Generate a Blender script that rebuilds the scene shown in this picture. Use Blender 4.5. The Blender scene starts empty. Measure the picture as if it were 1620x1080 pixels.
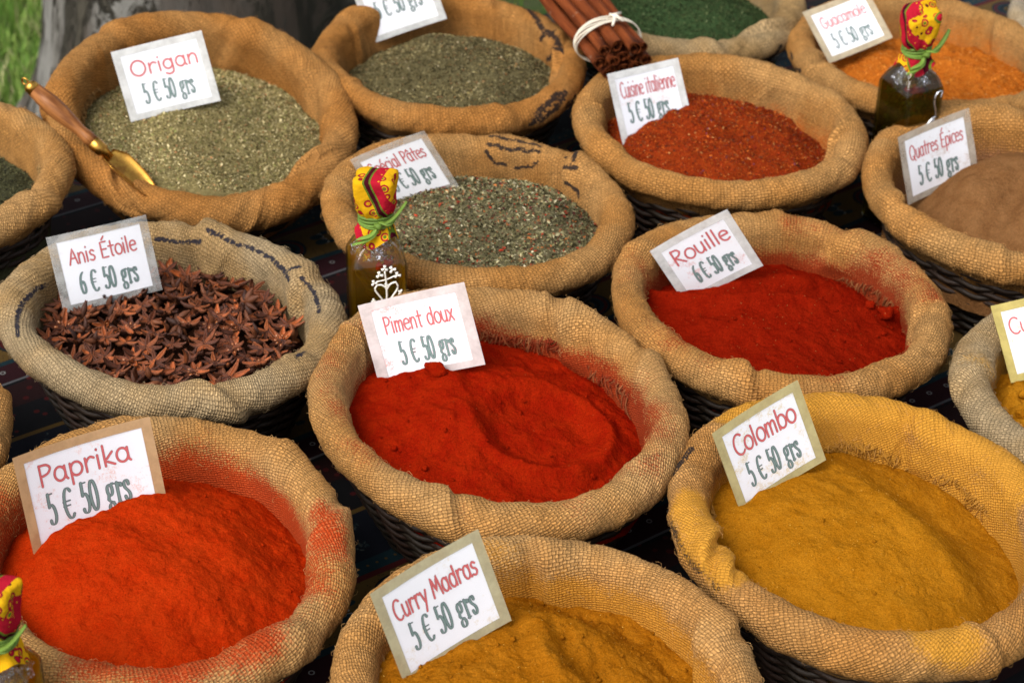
import bpy, math, random
import numpy as np
from mathutils import Matrix, Vector
S = bpy.context.scene
C = S.collection
R_ = math.radians

# ------------------------------------------------------------------ camera, sky, sun, exposure
cam = bpy.data.cameras.new('camera'); co = bpy.data.objects.new('camera', cam); C.objects.link(co)
pitch, roll = R_(33.552), R_(1.7117)
F = Vector((0, math.cos(pitch), -math.sin(pitch))); U = Vector((0, math.sin(pitch), math.cos(pitch))); Rt = Vector((1, 0, 0))
X = Rt*math.cos(roll)+U*math.sin(roll); Y = -Rt*math.sin(roll)+U*math.cos(roll)
m = Matrix((X, Y, -F)).transposed().to_4x4(); m.translation = (0, 0, 1.35217)
co.matrix_world = m
cam.sensor_width = 36; cam.lens = 36*3350.99/1620; cam.clip_start = .05; cam.clip_end = 400
cam.dof.use_dof = True; cam.dof.focus_distance = 2.22; cam.dof.aperture_fstop = 8.0
S.camera = co

SUN_EL, SUN_AZ = 50, -138          # azimuth from +Y towards +X (deg)
w = bpy.data.worlds.new('World'); S.world = w; w.use_nodes = True
nt = w.node_tree; bg = nt.nodes['Background']
sky = nt.nodes.new('ShaderNodeTexSky'); sky.sky_type = 'NISHITA'; sky.sun_disc = False
sky.sun_elevation = R_(SUN_EL); sky.sun_rotation = R_(SUN_AZ); sky.dust_density = 3; sky.ozone_density = 1
hs = nt.nodes.new('ShaderNodeHueSaturation'); hs.inputs['Saturation'].default_value = .34
nt.links.new(sky.outputs[0], hs.inputs['Color']); nt.links.new(hs.outputs[0], bg.inputs[0])
bg.inputs[1].default_value = .15
sl = bpy.data.lights.new('sun', 'SUN'); so = bpy.data.objects.new('sun', sl); C.objects.link(so)
sl.energy = 1.5; sl.angle = R_(34); sl.color = (1, .965, .92)
sd = Vector((math.sin(R_(SUN_AZ))*math.cos(R_(SUN_EL)), math.cos(R_(SUN_AZ))*math.cos(R_(SUN_EL)), math.sin(R_(SUN_EL))))
so.rotation_euler = sd.to_track_quat('Z', 'Y').to_euler(); so.location = sd*20
S.view_settings.view_transform = 'Standard'; S.view_settings.look = 'None'; S.view_settings.gamma = 1
S.view_settings.use_curve_mapping = False
S.view_settings.exposure = 0.80
try:
    S.cycles.use_denoising = True; S.cycles.denoiser = 'OPENIMAGEDENOISE'
    S.cycles.transparent_max_bounces = 16; S.cycles.max_bounces = 8; S.cycles.sample_clamp_indirect = 4
except Exception: pass

rng = np.random.default_rng(7); random.seed(7)

# ------------------------------------------------------------------ mesh helpers
def make(name, V, Q=None, T=None, mat=None, parent=None, smooth=True, attrs=None, link=True, mi=None):
    V = np.asarray(V, np.float32).reshape(-1, 3)
    me = bpy.data.meshes.new(name); fl = []
    if Q is not None and len(Q): fl.append(np.asarray(Q, np.int32).reshape(-1, 4))
    if T is not None and len(T): fl.append(np.asarray(T, np.int32).reshape(-1, 3))
    me.vertices.add(len(V)); me.vertices.foreach_set('co', V.ravel())
    tot = np.concatenate([np.full(len(f), f.shape[1], np.int32) for f in fl])
    idx = np.concatenate([f.ravel() for f in fl])
    me.loops.add(len(idx)); me.loops.foreach_set('vertex_index', idx)
    me.polygons.add(len(tot)); st = np.concatenate([[0], np.cumsum(tot)[:-1]]).astype(np.int32)
    me.polygons.foreach_set('loop_start', st)
    me.polygons.foreach_set('use_smooth', np.full(len(tot), bool(smooth)))
    if mi is not None: me.polygons.foreach_set('material_index', np.asarray(mi, np.int32))
    for k, a in (attrs or {}).items():
        a = np.asarray(a, np.float32)
        if a.ndim == 1: me.attributes.new(k, 'FLOAT', 'POINT').data.foreach_set('value', a)
        elif a.shape[1] == 3: me.attributes.new(k, 'FLOAT_VECTOR', 'POINT').data.foreach_set('vector', a.ravel())
    me.update(calc_edges=True); me.validate()
    for mm in (mat if isinstance(mat, (list, tuple)) else [mat]):
        if mm: me.materials.append(mm)
    o = bpy.data.objects.new(name, me)
    if link: C.objects.link(o)
    if parent: o.parent = parent
    return o
def tag(o, label=None, cat=None, group=None, kind=None):
    for k, v in (('label', label), ('category', cat), ('group', group), ('kind', kind)):
        if v: o[k] = v
    return o
def empty(name, loc=(0, 0, 0), rot=(0, 0, 0)):
    o = bpy.data.objects.new(name, None); C.objects.link(o); o.location = loc; o.rotation_euler = rot; o.empty_display_size = .02
    return o
def gridq(nu, nv, closed=False, off=0):
    i = np.arange(nu if closed else nu-1)[:, None]; j = np.arange(nv-1)[None, :]
    a = i*nv+j; b = ((i+1) % nu)*nv+j
    return np.stack([a, b, b+1, a+1], -1).reshape(-1, 4)+off
class MB:
    def __init__(s): s.V = []; s.Q = []; s.T = []; s.n = 0; s.c = []
    def add(s, V, Q=None, T=None, col=None):
        V = np.asarray(V, float).reshape(-1, 3)
        if Q is not None and len(Q): s.Q.append(np.asarray(Q).reshape(-1, 4)+s.n)
        if T is not None and len(T): s.T.append(np.asarray(T).reshape(-1, 3)+s.n)
        s.V.append(V); s.n += len(V)
        s.c.append(np.tile(np.asarray(col if col is not None else (1, 1, 1), float), (len(V), 1)))
    def tube(s, P, r, k=6, col=None, cap=True, flat=1.0):
        P = np.asarray(P, float); n = len(P); r = np.broadcast_to(np.asarray(r, float), (n,))
        t = np.gradient(P, axis=0); t /= np.linalg.norm(t, axis=1)[:, None]+1e-12
        ref = np.array([0, 0, 1.]) if abs(t[:, 2]).mean() < .8 else np.array([1., 0, 0])
        a = np.cross(t, ref); a /= np.linalg.norm(a, axis=1)[:, None]+1e-12; b = np.cross(t, a)
        th = np.arange(k)*2*np.pi/k
        V = P[:, None]+r[:, None, None]*(np.cos(th)[None, :, None]*a[:, None]+flat*np.sin(th)[None, :, None]*b[:, None])
        i = np.arange(n-1)[:, None]; j = np.arange(k)[None, :]; j2 = (j+1) % k
        Q = np.stack([i*k+j, i*k+j2, (i+1)*k+j2, (i+1)*k+j], -1).reshape(-1, 4)
        T = []
        V = V.reshape(-1, 3)
        if cap:
            V = np.vstack([V, P[0], P[-1]]); jj = np.arange(k)
            T = np.vstack([np.stack([(jj+1) % k, jj, np.full(k, n*k)], 1), np.stack([(n-1)*k+jj, (n-1)*k+(jj+1) % k, np.full(k, n*k+1)], 1)])
        s.add(V, Q, T, col)
    def box(s, lo, hi, col=None):
        x0, y0, z0 = lo; x1, y1, z1 = hi
        V = [(x0, y0, z0), (x1, y0, z0), (x1, y1, z0), (x0, y1, z0), (x0, y0, z1), (x1, y0, z1), (x1, y1, z1), (x0, y1, z1)]
        s.add(V, [(0, 3, 2, 1), (4, 5, 6, 7), (0, 1, 5, 4), (1, 2, 6, 5), (2, 3, 7, 6), (3, 0, 4, 7)], None, col)
    def lathe(s, prof, n=32, col=None, sx=1, sy=1):
        prof = np.asarray(prof, float); th = np.arange(n)*2*np.pi/n
        V = np.stack([prof[None, :, 0]*np.cos(th)[:, None]*sx, prof[None, :, 0]*np.sin(th)[:, None]*sy, np.broadcast_to(prof[None, :, 1], (n, len(prof)))], -1)
        s.add(V, gridq(n, len(prof), True), None, col)
    def build(s, name, mat=None, parent=None, smooth=True, fn=None, attrs=None):
        V = np.vstack(s.V)
        if fn is not None: V = fn(V)
        at = {'tint': np.vstack(s.c)}
        at.update(attrs or {})
        return make(name, V, np.vstack(s.Q) if s.Q else None, np.vstack(s.T) if s.T else None, mat, parent, smooth, at)

# ------------------------------------------------------------------ noise
_tab = np.random.default_rng(3).random((256, 256))
def vn(x, y):
    xi = np.floor(x).astype(int); yi = np.floor(y).astype(int); fx = x-xi; fy = y-yi
    fx = fx*fx*(3-2*fx); fy = fy*fy*(3-2*fy)
    g = lambda a, b: _tab[a & 255, b & 255]
    return ((g(xi, yi)*(1-fx)+g(xi+1, yi)*fx)*(1-fy)+(g(xi, yi+1)*(1-fx)+g(xi+1, yi+1)*fx)*fy)*2-1
def fbm(x, y, f, octv=4, seed=0, gain=.5):
    a = 1; t = 0*x
    for k in range(octv):
        t = t+a*vn(x*f+seed*17.3+k*5.1, y*f+seed*9.7+k*3.3); f *= 2.03; a *= gain
    return t
def sst(a, b, x):
    t = np.clip((x-a)/(b-a), 0, 1); return t*t*(3-2*t)

# ------------------------------------------------------------------ materials
class NT:
    def __init__(s, name):
        s.m = bpy.data.materials.new(name); s.m.use_nodes = True; s.t = s.m.node_tree
        s.b = s.t.nodes['Principled BSDF']; s.out = s.t.nodes['Material Output']
    def n(s, typ, **kw):
        x = s.t.nodes.new(typ)
        for k, v in kw.items(): setattr(x, k, v)
        return x
    def set(s, sock, v):
        if isinstance(v, bpy.types.NodeSocket): s.t.links.new(v, sock)
        elif isinstance(v, tuple) and len(v) == 3 and sock.type == 'RGBA': sock.default_value = (*v, 1)
        else: sock.default_value = v
    def math(s, op, a, b=None, c=None, clamp=False):
        x = s.n('ShaderNodeMath', operation=op, use_clamp=clamp)
        s.set(x.inputs[0], a)
        if b is not None: s.set(x.inputs[1], b)
        if c is not None: s.set(x.inputs[2], c)
        return x.outputs[0]
    def mix(s, f, a, b, blend='MIX'):
        x = s.n('ShaderNodeMix', data_type='RGBA', blend_type=blend); s.set(x.inputs[0], f); s.set(x.inputs[6], a); s.set(x.inputs[7], b)
        return x.outputs[2]
    def fmix(s, f, a, b):
        x = s.n('ShaderNodeMix', data_type='FLOAT'); s.set(x.inputs[0], f); s.set(x.inputs[2], a); s.set(x.inputs[3], b)
        return x.outputs[0]
    def noise(s, vec, scale, detail=3, rough=.5, dist=0):
        x = s.n('ShaderNodeTexNoise'); x.inputs['Scale'].default_value = scale; x.inputs['Detail'].default_value = detail
        x.inputs['Roughness'].default_value = rough; x.inputs['Distortion'].default_value = dist
        if vec is not None: s.t.links.new(vec, x.inputs['Vector'])
        return x.outputs['Fac'], x.outputs['Color']
    def voro(s, vec, scale, feature='F1', rnd=1):
        x = s.n('ShaderNodeTexVoronoi', feature=feature); x.inputs['Scale'].default_value = scale; x.inputs['Randomness'].default_value = rnd
        if vec is not None: s.t.links.new(vec, x.inputs['Vector'])
        return x
    def ss(s, v, a, b):
        x = s.n('ShaderNodeMapRange', interpolation_type='SMOOTHSTEP'); s.set(x.inputs[0], v); x.inputs[1].default_value = a; x.inputs[2].default_value = b
        return x.outputs[0]
    def attr(s, name):
        x = s.n('ShaderNodeAttribute', attribute_name=name); return x
    def obj(s): return s.n('ShaderNodeTexCoord').outputs['Object']
    def vmath(s, op, a, b=None):
        x = s.n('ShaderNodeVectorMath', operation=op); s.set(x.inputs[0], a)
        if b is not None: s.set(x.inputs[1], b)
        return x.outputs[0]
    def bump(s, h, dist=.001, strength=1, normal=None):
        x = s.n('ShaderNodeBump'); x.inputs['Distance'].default_value = dist; x.inputs['Strength'].default_value = strength
        s.t.links.new(h, x.inputs['Height'])
        if normal is not None: s.t.links.new(normal, x.inputs['Normal'])
        return x.outputs[0]
    def fin(s, color=None, rough=None, normal=None, spec=None, metal=None, **kw):
        for k, v in (('Base Color', color), ('Roughness', rough), ('Normal', normal), ('Specular IOR Level', spec), ('Metallic', metal)):
            if v is not None: s.set(s.b.inputs[k], v)
        for k, v in kw.items(): s.set(s.b.inputs[k.replace('_', ' ')], v)
        return s.m
def simple(name, col, rough=.6, **kw):
    return NT(name).fin(col, rough, **kw)

def burlap(name, base, stain=(.5, .1, .02), angle=20, cell=(.0041, .0026), ink=(.014, .014, .016), seed=0, contrast=1.0, depth=.0013):
    t = NT(name)
    uv = t.attr('wuv').outputs['Vector']
    mp = t.n('ShaderNodeMapping'); mp.inputs['Rotation'].default_value = (0, 0, R_(angle)); mp.inputs['Location'].default_value = (seed*.31, seed*.17, seed)
    t.t.links.new(uv, mp.inputs['Vector']); p0 = mp.outputs[0]
    nf, nc = t.noise(p0, 38, 2)
    d = t.vmath('SCALE', t.vmath('SUBTRACT', nc, (.5, .5, .5))); d.node.inputs['Scale'].default_value = .0060
    nf2, nc2 = t.noise(p0, 320, 1)
    d2 = t.vmath('SCALE', t.vmath('SUBTRACT', nc2, (.5, .5, .5))); d2.node.inputs['Scale'].default_value = .0010
    p = t.vmath('ADD', t.vmath('ADD', p0, d), d2)
    q0 = t.vmath('DIVIDE', p, (cell[0], cell[1], 1)); j1, jc = t.noise(q0, .55, 1)
    jv = t.vmath('SCALE', t.vmath('SUBTRACT', jc, (.5, .5, .5))); jv.node.inputs['Scale'].default_value = .45
    q = t.vmath('ADD', q0, jv)
    sp = t.n('ShaderNodeSeparateXYZ'); t.t.links.new(q, sp.inputs[0]); x, y = sp.outputs[0], sp.outputs[1]
    fx = t.math('FRACT', x); fy = t.math('FRACT', y); cx = t.math('FLOOR', x); cy = t.math('FLOOR', y)
    par = t.math('FLOORED_MODULO', t.math('ADD', cx, cy), 2.0)
    def bell(f):
        a = t.math('MULTIPLY_ADD', f, 2.0, -1.0); return t.math('SUBTRACT', 1.0, t.math('MULTIPLY', a, a))
    A, B = bell(fx), bell(fy)
    h1 = t.math('MULTIPLY', t.math('POWER', A, 1.25), t.math('MULTIPLY_ADD', B, .6, .4))
    h2 = t.math('MULTIPLY', t.math('POWER', B, 1.1), t.math('MULTIPLY_ADD', A, .45, .5))
    h = t.fmix(par, h1, h2)
    wn = t.n('ShaderNodeTexWhiteNoise', noise_dimensions='3D'); cmb = t.n('ShaderNodeCombineXYZ')
    t.t.links.new(cx, cmb.inputs[0]); t.t.links.new(cy, cmb.inputs[1]); t.t.links.new(cmb.outputs[0], wn.inputs['Vector']); rnd = wn.outputs['Value']
    # fibres run along the thread on top
    fv = t.n('ShaderNodeCombineXYZ'); t.set(fv.inputs[0], t.fmix(par, t.math('MULTIPLY', x, 5.0), x)); t.set(fv.inputs[1], t.fmix(par, y, t.math('MULTIPLY', y, 5.0)))
    fib, _ = t.noise(fv.outputs[0], 1.3, 3, .6)
    big, _ = t.noise(p0, 16, 4, .6)
    hh = t.math('ADD', t.math('MULTIPLY', h, t.math('MULTIPLY_ADD', rnd, .25, .85)), t.math('MULTIPLY', fib, .28))
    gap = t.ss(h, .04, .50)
    k = t.math('MULTIPLY', t.math('MULTIPLY_ADD', rnd, .16, .86), t.math('MULTIPLY_ADD', big, .7, .64))
    k = t.math('MULTIPLY', k, t.math('MULTIPLY_ADD', fib, 1.1, .45))
    k = t.math('MULTIPLY', k, t.fmix(par, .84, 1.06))
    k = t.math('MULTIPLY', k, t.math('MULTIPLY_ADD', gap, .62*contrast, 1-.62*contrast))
    cn, _ = t.noise(p0, 9, 3, .5)
    basec = t.mix(t.ss(cn, .35, .65), base, (min(1, base[0]*1.02), base[1]*.88, base[2]*.68))
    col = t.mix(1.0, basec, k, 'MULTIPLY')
    sv1 = t.vmath('MULTIPLY', q, (.10, 1.0, 1)); sv2 = t.vmath('MULTIPLY', q, (1.0, .10, 1))
    y1, _ = t.noise(sv1, .9, 2, .6); y2, _ = t.noise(sv2, .9, 2, .6)
    slub = t.fmix(par, y1, y2); col = t.mix(1.0, col, t.math('MULTIPLY_ADD', slub, 1.3, .36), 'MULTIPLY')
    hh = t.math('ADD', hh, t.math('MULTIPLY', slub, .5))
    # ink
    ik = t.attr('ink').outputs['Fac']; inz, _ = t.noise(p0, 260, 3, .7)
    ikf = t.ss(t.math('ADD', t.math('ADD', ik, t.math('MULTIPLY_ADD', inz, 1.6, -.95)), t.math('MULTIPLY_ADD', rnd, .7, -.4)), .25, .6)
    col = t.mix(t.math('MULTIPLY', ikf, .92), col, ink)
    # spice dust
    st = t.attr('stain').outputs['Fac']; sn, _ = t.noise(p0, 380, 6, .85); sn2, _ = t.noise(p0, 22, 4, .6)
    v = t.math('ADD', st, t.math('MULTIPLY_ADD', sn, 2.4, -1.2)); v = t.math('ADD', v, t.math('MULTIPLY_ADD', sn2, .9, -.45))
    v = t.math('SUBTRACT', v, t.math('MULTIPLY', h, .12))
    sf = t.math('MULTIPLY', t.ss(v, .24, .60), t.ss(st, .0, .12))
    col = t.mix(t.math('MULTIPLY', sf, .88), col, t.mix(1.0, stain, t.math('MULTIPLY_ADD', k, .55, .62), 'MULTIPLY'))
    # grubby marks
    gn, _ = t.noise(p0, 34, 5, .75); col = t.mix(t.math('MULTIPLY', t.ss(gn, .62, .78), .35), col, (.10, .075, .05))
    nb = t.bump(hh, depth)
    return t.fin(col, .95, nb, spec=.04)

def powder(name, c1, c2, grain=620, bump=.0016, big=.5, spk=None, spkd=.0):
    t = NT(name); o = t.obj()
    a, _ = t.noise(o, grain, 3, .7); b, _ = t.noise(o, 38, 5, .62); c, _ = t.noise(o, 220, 4, .65)
    col = t.mix(t.math('ADD', t.math('MULTIPLY', t.ss(b, .3, .7), big), t.math('MULTIPLY_ADD', c, .8, -.4), clamp=True), c1, c2)
    g = t.math('MULTIPLY_ADD', a, 1.5, .25); col = t.mix(1.0, col, g, 'MULTIPLY')
    if spk:
        v = t.voro(o, 420); f = t.math('LESS_THAN', v.outputs['Distance'], .16)
        sepr = t.n('ShaderNodeSeparateXYZ'); t.t.links.new(v.outputs['Color'], sepr.inputs[0])
        col = t.mix(t.math('MULTIPLY', f, t.math('LESS_THAN', sepr.outputs[0], spkd)), col, spk)
    hgt = t.math('ADD', t.math('MULTIPLY', a, .7), t.math('MULTIPLY', c, 1.8))
    return t.fin(col, .95, t.bump(hgt, bump), spec=.0)
def tinted(name, rough=.8, spec=.2, bump=None, mul=(1, 1, 1)):
    t = NT(name); c = t.attr('tint').outputs['Color']
    if mul != (1, 1, 1): c = t.mix(1.0, c, mul, 'MULTIPLY')
    nb = None
    if bump:
        h, _ = t.noise(t.obj(), bump[0], 4, .6); nb = t.bump(h, bump[1])
    return t.fin(c, rough, nb, spec=spec)
M_flake = tinted('herb_flake', .85, .05)
M_thread = tinted('jute_thread', .95, .08)

# ------------------------------------------------------------------ ground, lawn, tree, table, cloth
TZ = -.15; GZ = -.78
def ground():
    t = NT('ground_soil'); o = t.obj(); a, _ = t.noise(o, 1.3, 6, .6); b, _ = t.noise(o, 60, 5, .7)
    col = t.mix(t.ss(a, .50, .62), (.06, .12, .02), (.16, .125, .08)); col = t.mix(1.0, col, t.math('MULTIPLY_ADD', b, 1.1, .4), 'MULTIPLY')
    mat = t.fin(col, .95, t.bump(b, .02), spec=.1)
    n = 90; g = np.sinh(np.linspace(-6, 6, n))/np.sinh(6)*160
    x, y = np.meshgrid(g, g+2, indexing='ij'); z = GZ+.02*fbm(x, y, .9, 3, 2)
    o = make('ground', np.stack([x, y, z], -1), gridq(n, n), None, mat); tag(o, 'grassy ground with bare earth behind the market table', kind='structure')
    # lawn blades
    N = 42000
    px = np.where(rng.random(N) < .55, rng.uniform(-1.9, -.85, N), rng.uniform(-3.4, 2.6, N)); py = np.where(px < -.84, rng.uniform(3.3, 5.4, N), 3.05+rng.random(N)**1.3*4.4)
    keep = ~((py > 4.72) & (rng.random(N) < .75)); px, py = px[keep], py[keep]; N = len(px)
    h = rng.uniform(.03, .095, N)*(1+.5*fbm(px, py, 2, 2, 8)); an = rng.uniform(0, 2*np.pi, N); ln = rng.uniform(.0, .05, N); ww = rng.uniform(.0012, .003, N)
    dx, dy = np.cos(an), np.sin(an); l2 = rng.uniform(0, 2*np.pi, N)
    z0 = GZ+.02*fbm(px, py, .9, 3, 2)-.005
    b0 = np.stack([px-dx*ww, py-dy*ww, z0], -1); b1 = np.stack([px+dx*ww, py+dy*ww, z0], -1)
    mx, my = px+np.cos(l2)*ln*.4, py+np.sin(l2)*ln*.4
    m0 = np.stack([mx-dx*ww*.8, my-dy*ww*.8, z0+h*.6], -1); m1 = np.stack([mx+dx*ww*.8, my+dy*ww*.8, z0+h*.6], -1)
    tp = np.stack([px+np.cos(l2)*ln, py+np.sin(l2)*ln, z0+h], -1)
    V = np.stack([b0, b1, m0, m1, tp], 1).reshape(-1, 3); i = np.arange(N)[:, None]*5
    pal = np.array([(.15, .27, .04), (.24, .34, .07), (.08, .18, .02), (.40, .38, .18)])
    c = pal[rng.choice(4, N, p=[.4, .3, .2, .1])]*rng.uniform(.7, 1.25, (N, 1))
    g = make('grass', V, i+np.array([[0, 1, 3, 2]]), i+np.array([[2, 3, 4]]), tinted('grass_blade', .7, .3), None, False, {'tint': np.repeat(c, 5, 0)})
    tag(g, 'short green lawn grass beside the tree trunk, top left', 'grass', kind='stuff')
ground()

def tree():
    t = NT('plane_bark'); o = t.obj()
    mp = t.n('ShaderNodeMapping'); mp.inputs['Scale'].default_value = (1, 1, .38); t.t.links.new(o, mp.inputs[0]); v = mp.outputs[0]
    a, _ = t.noise(v, 14, 7, .72, .9); b, _ = t.noise(v, 55, 6, .75); c, _ = t.noise(v, 3.2, 3, .5)
    col = t.mix(t.ss(c, .4, .6), (.20, .19, .17), (.065, .050, .038))
    col = t.mix(t.ss(a, .49, .54), col, (.060, .052, .038)); col = t.mix(t.math('MULTIPLY', t.ss(b, .52, .66), .7), col, (.05, .045, .036))
    mat = t.fin(col, .9, t.bump(t.math('ADD', t.ss(a, .5, .62), t.math('MULTIPLY', b, .5)), .012), spec=.15)
    root = empty('plane_tree', (-.632, 3.80, GZ)); tag(root, 'broad grey mottled tree trunk behind the oregano basket', 'tree')
    nu, nv = 120, 110; th = np.linspace(0, 2*np.pi, nu+1)[:-1][:, None]; z = np.linspace(-.15, 4.2, nv)[None, :]
    r = .298+.16*np.exp(-np.maximum(z, 0)*5.5)*(1+.35*np.sin(5*th+1))-.012*z
    X3, Y3 = np.cos(th), np.sin(th); r = r+.012*fbm(X3*1.2+z*.3, Y3*1.2+z*.5, 2.2, 4, 3)+.010*np.sin(3*th+z)
    V = np.stack([r*np.cos(th)+.02*z, r*np.sin(th)+0*z, z+0*th], -1)
    make('trunk', V, gridq(nu, nv, True), None, mat, root)
    mb = MB()
    for a, l, e in ((.5, 1.8, .9), (2.6, 1.7, 1.0), (4.3, 1.9, .8), (5.6, 1.4, 1.1)):
        s = np.linspace(0, 1, 9)[:, None]; d = np.array([math.cos(a)*math.cos(e), math.sin(a)*math.cos(e), math.sin(e)])
        P = np.array([.08, 0, 4.0])+d*l*s+np.stack([.1*np.sin(4*s[:, 0]+a), .1*np.cos(3*s[:, 0]), 0*s[:, 0]], -1)
        mb.tube(P, .15*(1-.75*s[:, 0]), 12)
    mb.build('limb', mat, root)
tree()

E1 = np.array([math.cos(R_(37)), math.sin(R_(37)), 0]); E2 = np.array([-math.sin(R_(37)), math.cos(R_(37)), 0])
def table():
    tb = empty('market_table', (0, 0, 0)); tag(tb, 'long wooden market table hidden under the printed cloth', 'table')
    wd = simple('old_plank', (.22, .14, .08), .8)
    for k in range(5):
        n0 = .62+k*.385; mb = MB(); mb.box((-.95, n0, TZ-.035), (2.65, n0+.38, TZ-.006)); mb.build('plank', wd, tb, False, fn=lambda V: V[:, :1]*E1+V[:, 1:2]*E2+V[:, 2:]*np.array([0, 0, 1]))
    for a, b in ((-.85, .7), (2.5, .7), (-.85, 2.45), (2.5, 2.45)):
        mb = MB(); mb.box((a-.03, b-.03, GZ-.02), (a+.03, b+.03, TZ-.036)); mb.build('leg', wd, tb, False, fn=lambda V: V[:, :1]*E1+V[:, 1:2]*E2+V[:, 2:]*np.array([0, 0, 1]))
    # cloth: s along the rows, n across them; hangs at the edges
    ns, nn = 260, 240
    s = np.linspace(-1.45, 3.15, ns)[:, None]; n = np.linspace(.12, 3.05, nn)[None, :]
    smin, smax, nmin, nmax = -.99, 2.69, .58, 2.58
    os_ = np.maximum(smin-s, 0)+np.maximum(s-smax, 0); on = np.maximum(nmin-n, 0)+np.maximum(n-nmax, 0)
    sx = np.clip(s, smin, smax)-.06*np.tanh(np.maximum(smin-s, 0)*8)+.06*np.tanh(np.maximum(s-smax, 0)*8)+0*n
    nx = np.clip(n, nmin, nmax)-.06*np.tanh(np.maximum(nmin-n, 0)*8)+.06*np.tanh(np.maximum(n-nmax, 0)*8)+0*s
    drop = np.maximum(os_, on)+0*s*n
    wav = np.tanh(drop*5)*.028
    nx = nx+wav*np.sin(s*23+2*np.sin(s*5))*(on > 0); sx = sx+wav*np.sin(n*23+2*np.sin(n*5))*(os_ > 0)
    z = TZ-drop+.0022*fbm(s+0*n, n+0*s, 5, 3, 4)*(drop < .01)+.0015
    V = sx[..., None]*E1+nx[..., None]*E2+z[..., None]*np.array([0, 0, 1])
    uv = np.stack([s+0*n, n+0*s, 0*s*n], -1).reshape(-1, 3)
    t = NT('provencal_print'); u = t.attr('wuv').outputs['Vector']; sp = t.n('ShaderNodeSeparateXYZ'); t.t.links.new(u, sp.inputs[0]); U_, N_ = sp.outputs[0], sp.outputs[1]
    P = .34; f = t.math('MULTIPLY', t.math('FRACT', t.math('DIVIDE', t.math('SUBTRACT', N_, 1.396), P)), P)   # metres above the pale line
    def band(a, b): return t.math('MULTIPLY', t.math('GREATER_THAN', f, a), t.math('LESS_THAN', f, b))
    def cell(per, a, b):  # local coords centred in a band
        cu = t.math('MULTIPLY', t.math('SUBTRACT', t.math('FRACT', t.math('DIVIDE', U_, per)), .5), per); cv = t.math('SUBTRACT', f, (a+b)/2); return cu, cv
    def dist(cu, cv, ox=0, oy=0, sx=1, sy=1):
        x = t.math('MULTIPLY', t.math('SUBTRACT', cu, ox), sx); y = t.math('MULTIPLY', t.math('SUBTRACT', cv, oy), sy)
        return t.math('SQRT', t.math('ADD', t.math('MULTIPLY', x, x), t.math('MULTIPLY', y, y)))
    def ring(c, d, a, b, colr): return t.mix(t.math('MULTIPLY', t.math('GREATER_THAN', d, a), t.math('LESS_THAN', d, b)), c, colr)
    MAR, NAV, TEAL, OCH, RED, CRM, BLK = (.020, .003, .005), (.004, .005, .010), (.005, .020, .026), (.085, .048, .010), (.055, .005, .005), (.20, .20, .19), (.003, .003, .004)
    c = t.mix(1.0, MAR, (1, 1, 1), 'MULTIPLY')
    c = t.mix(band(.040, .049), c, TEAL); c = t.mix(band(.049, .119), c, OCH); c = t.mix(band(.119, .127), c, RED)
    c = t.mix(band(.127, .148), c, TEAL); c = t.mix(band(.148, .225), c, NAV); c = t.mix(band(.225, .232), c, OCH); c = t.mix(band(.232, P), c, BLK)
    c = t.mix(band(.29, .335), c, (.014, .003, .003))
    # small rings in the maroon band
    cu, cv = cell(.03, .004, .04); d = dist(cu, cv, 0, .004); dd = ring(c, d, .0020, .0036, CRM); c = t.mix(band(.004, .04), c, dd)
    # medallions in the ochre band
    cu, cv = cell(.13, .049, .119); c2 = c
    d = dist(cu, cv, 0, 0, 1, 1.1)
    for a, b, k in ((0, .031, BLK), (0, .029, TEAL), (.022, .027, RED), (.012, .016, BLK), (.0, .009, OCH), (0, .005, BLK)): c2 = ring(c2, d, a, b, k)
    for oy, sg in ((.012, 1), (-.012, -1)):
        d = dist(cu, cv, .060, oy*.6, 1, 1.6); c2 = ring(c2, d, 0, .010, CRM)
        d = dist(cu, cv, .055, oy*.6, 1, 1.5); c2 = ring(c2, d, 0, .0095, TEAL)
        d = dist(cu, cv, -.060, oy, 1, 1.9); c2 = ring(c2, d, 0, .008, TEAL)
    vv = t.voro(u, 260); c2 = t.mix(t.math('MULTIPLY', t.math('LESS_THAN', vv.outputs['Distance'], .22), .8), c2, BLK)
    c = t.mix(band(.049, .119), c, c2)
    # floral scatter in navy / black fields
    vv = t.voro(u, 34); fl = t.math('LESS_THAN', vv.outputs['Distance'], .34); nz, _ = t.noise(u, 210, 3)
    fl = t.math('MULTIPLY', fl, t.math('GREATER_THAN', nz, .5)); c = t.mix(t.math('MULTIPLY', fl, band(.148, .225)), c, t.mix(t.ss(nz, .5, .7), TEAL, (.07, .07, .06)))
    vv = t.voro(u, 60); fl = t.math('MULTIPLY', t.math('LESS_THAN', vv.outputs['Distance'], .22), band(.232, P)); c = t.mix(fl, c, RED)
    cu, cv = cell(.012, .127, .148); d = dist(cu, cv); c = t.mix(band(.127, .148), c, ring(c, d, 0, .0018, OCH))
    c = t.mix(band(.0, .0038), c, (.09, .09, .095))
    wv = t.n('ShaderNodeTexWave'); wv.inputs['Scale'].default_value = 700; t.t.links.new(u, wv.inputs[0])
    mat = t.fin(c, .85, t.bump(wv.outputs['Fac'], .0002), spec=.15)
    o = make('tablecloth', V, gridq(ns, nn), None, mat, None, True, {'wuv': uv})
    tag(o, 'dark Provencal printed tablecloth under all the baskets', 'tablecloth')
table()

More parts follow.
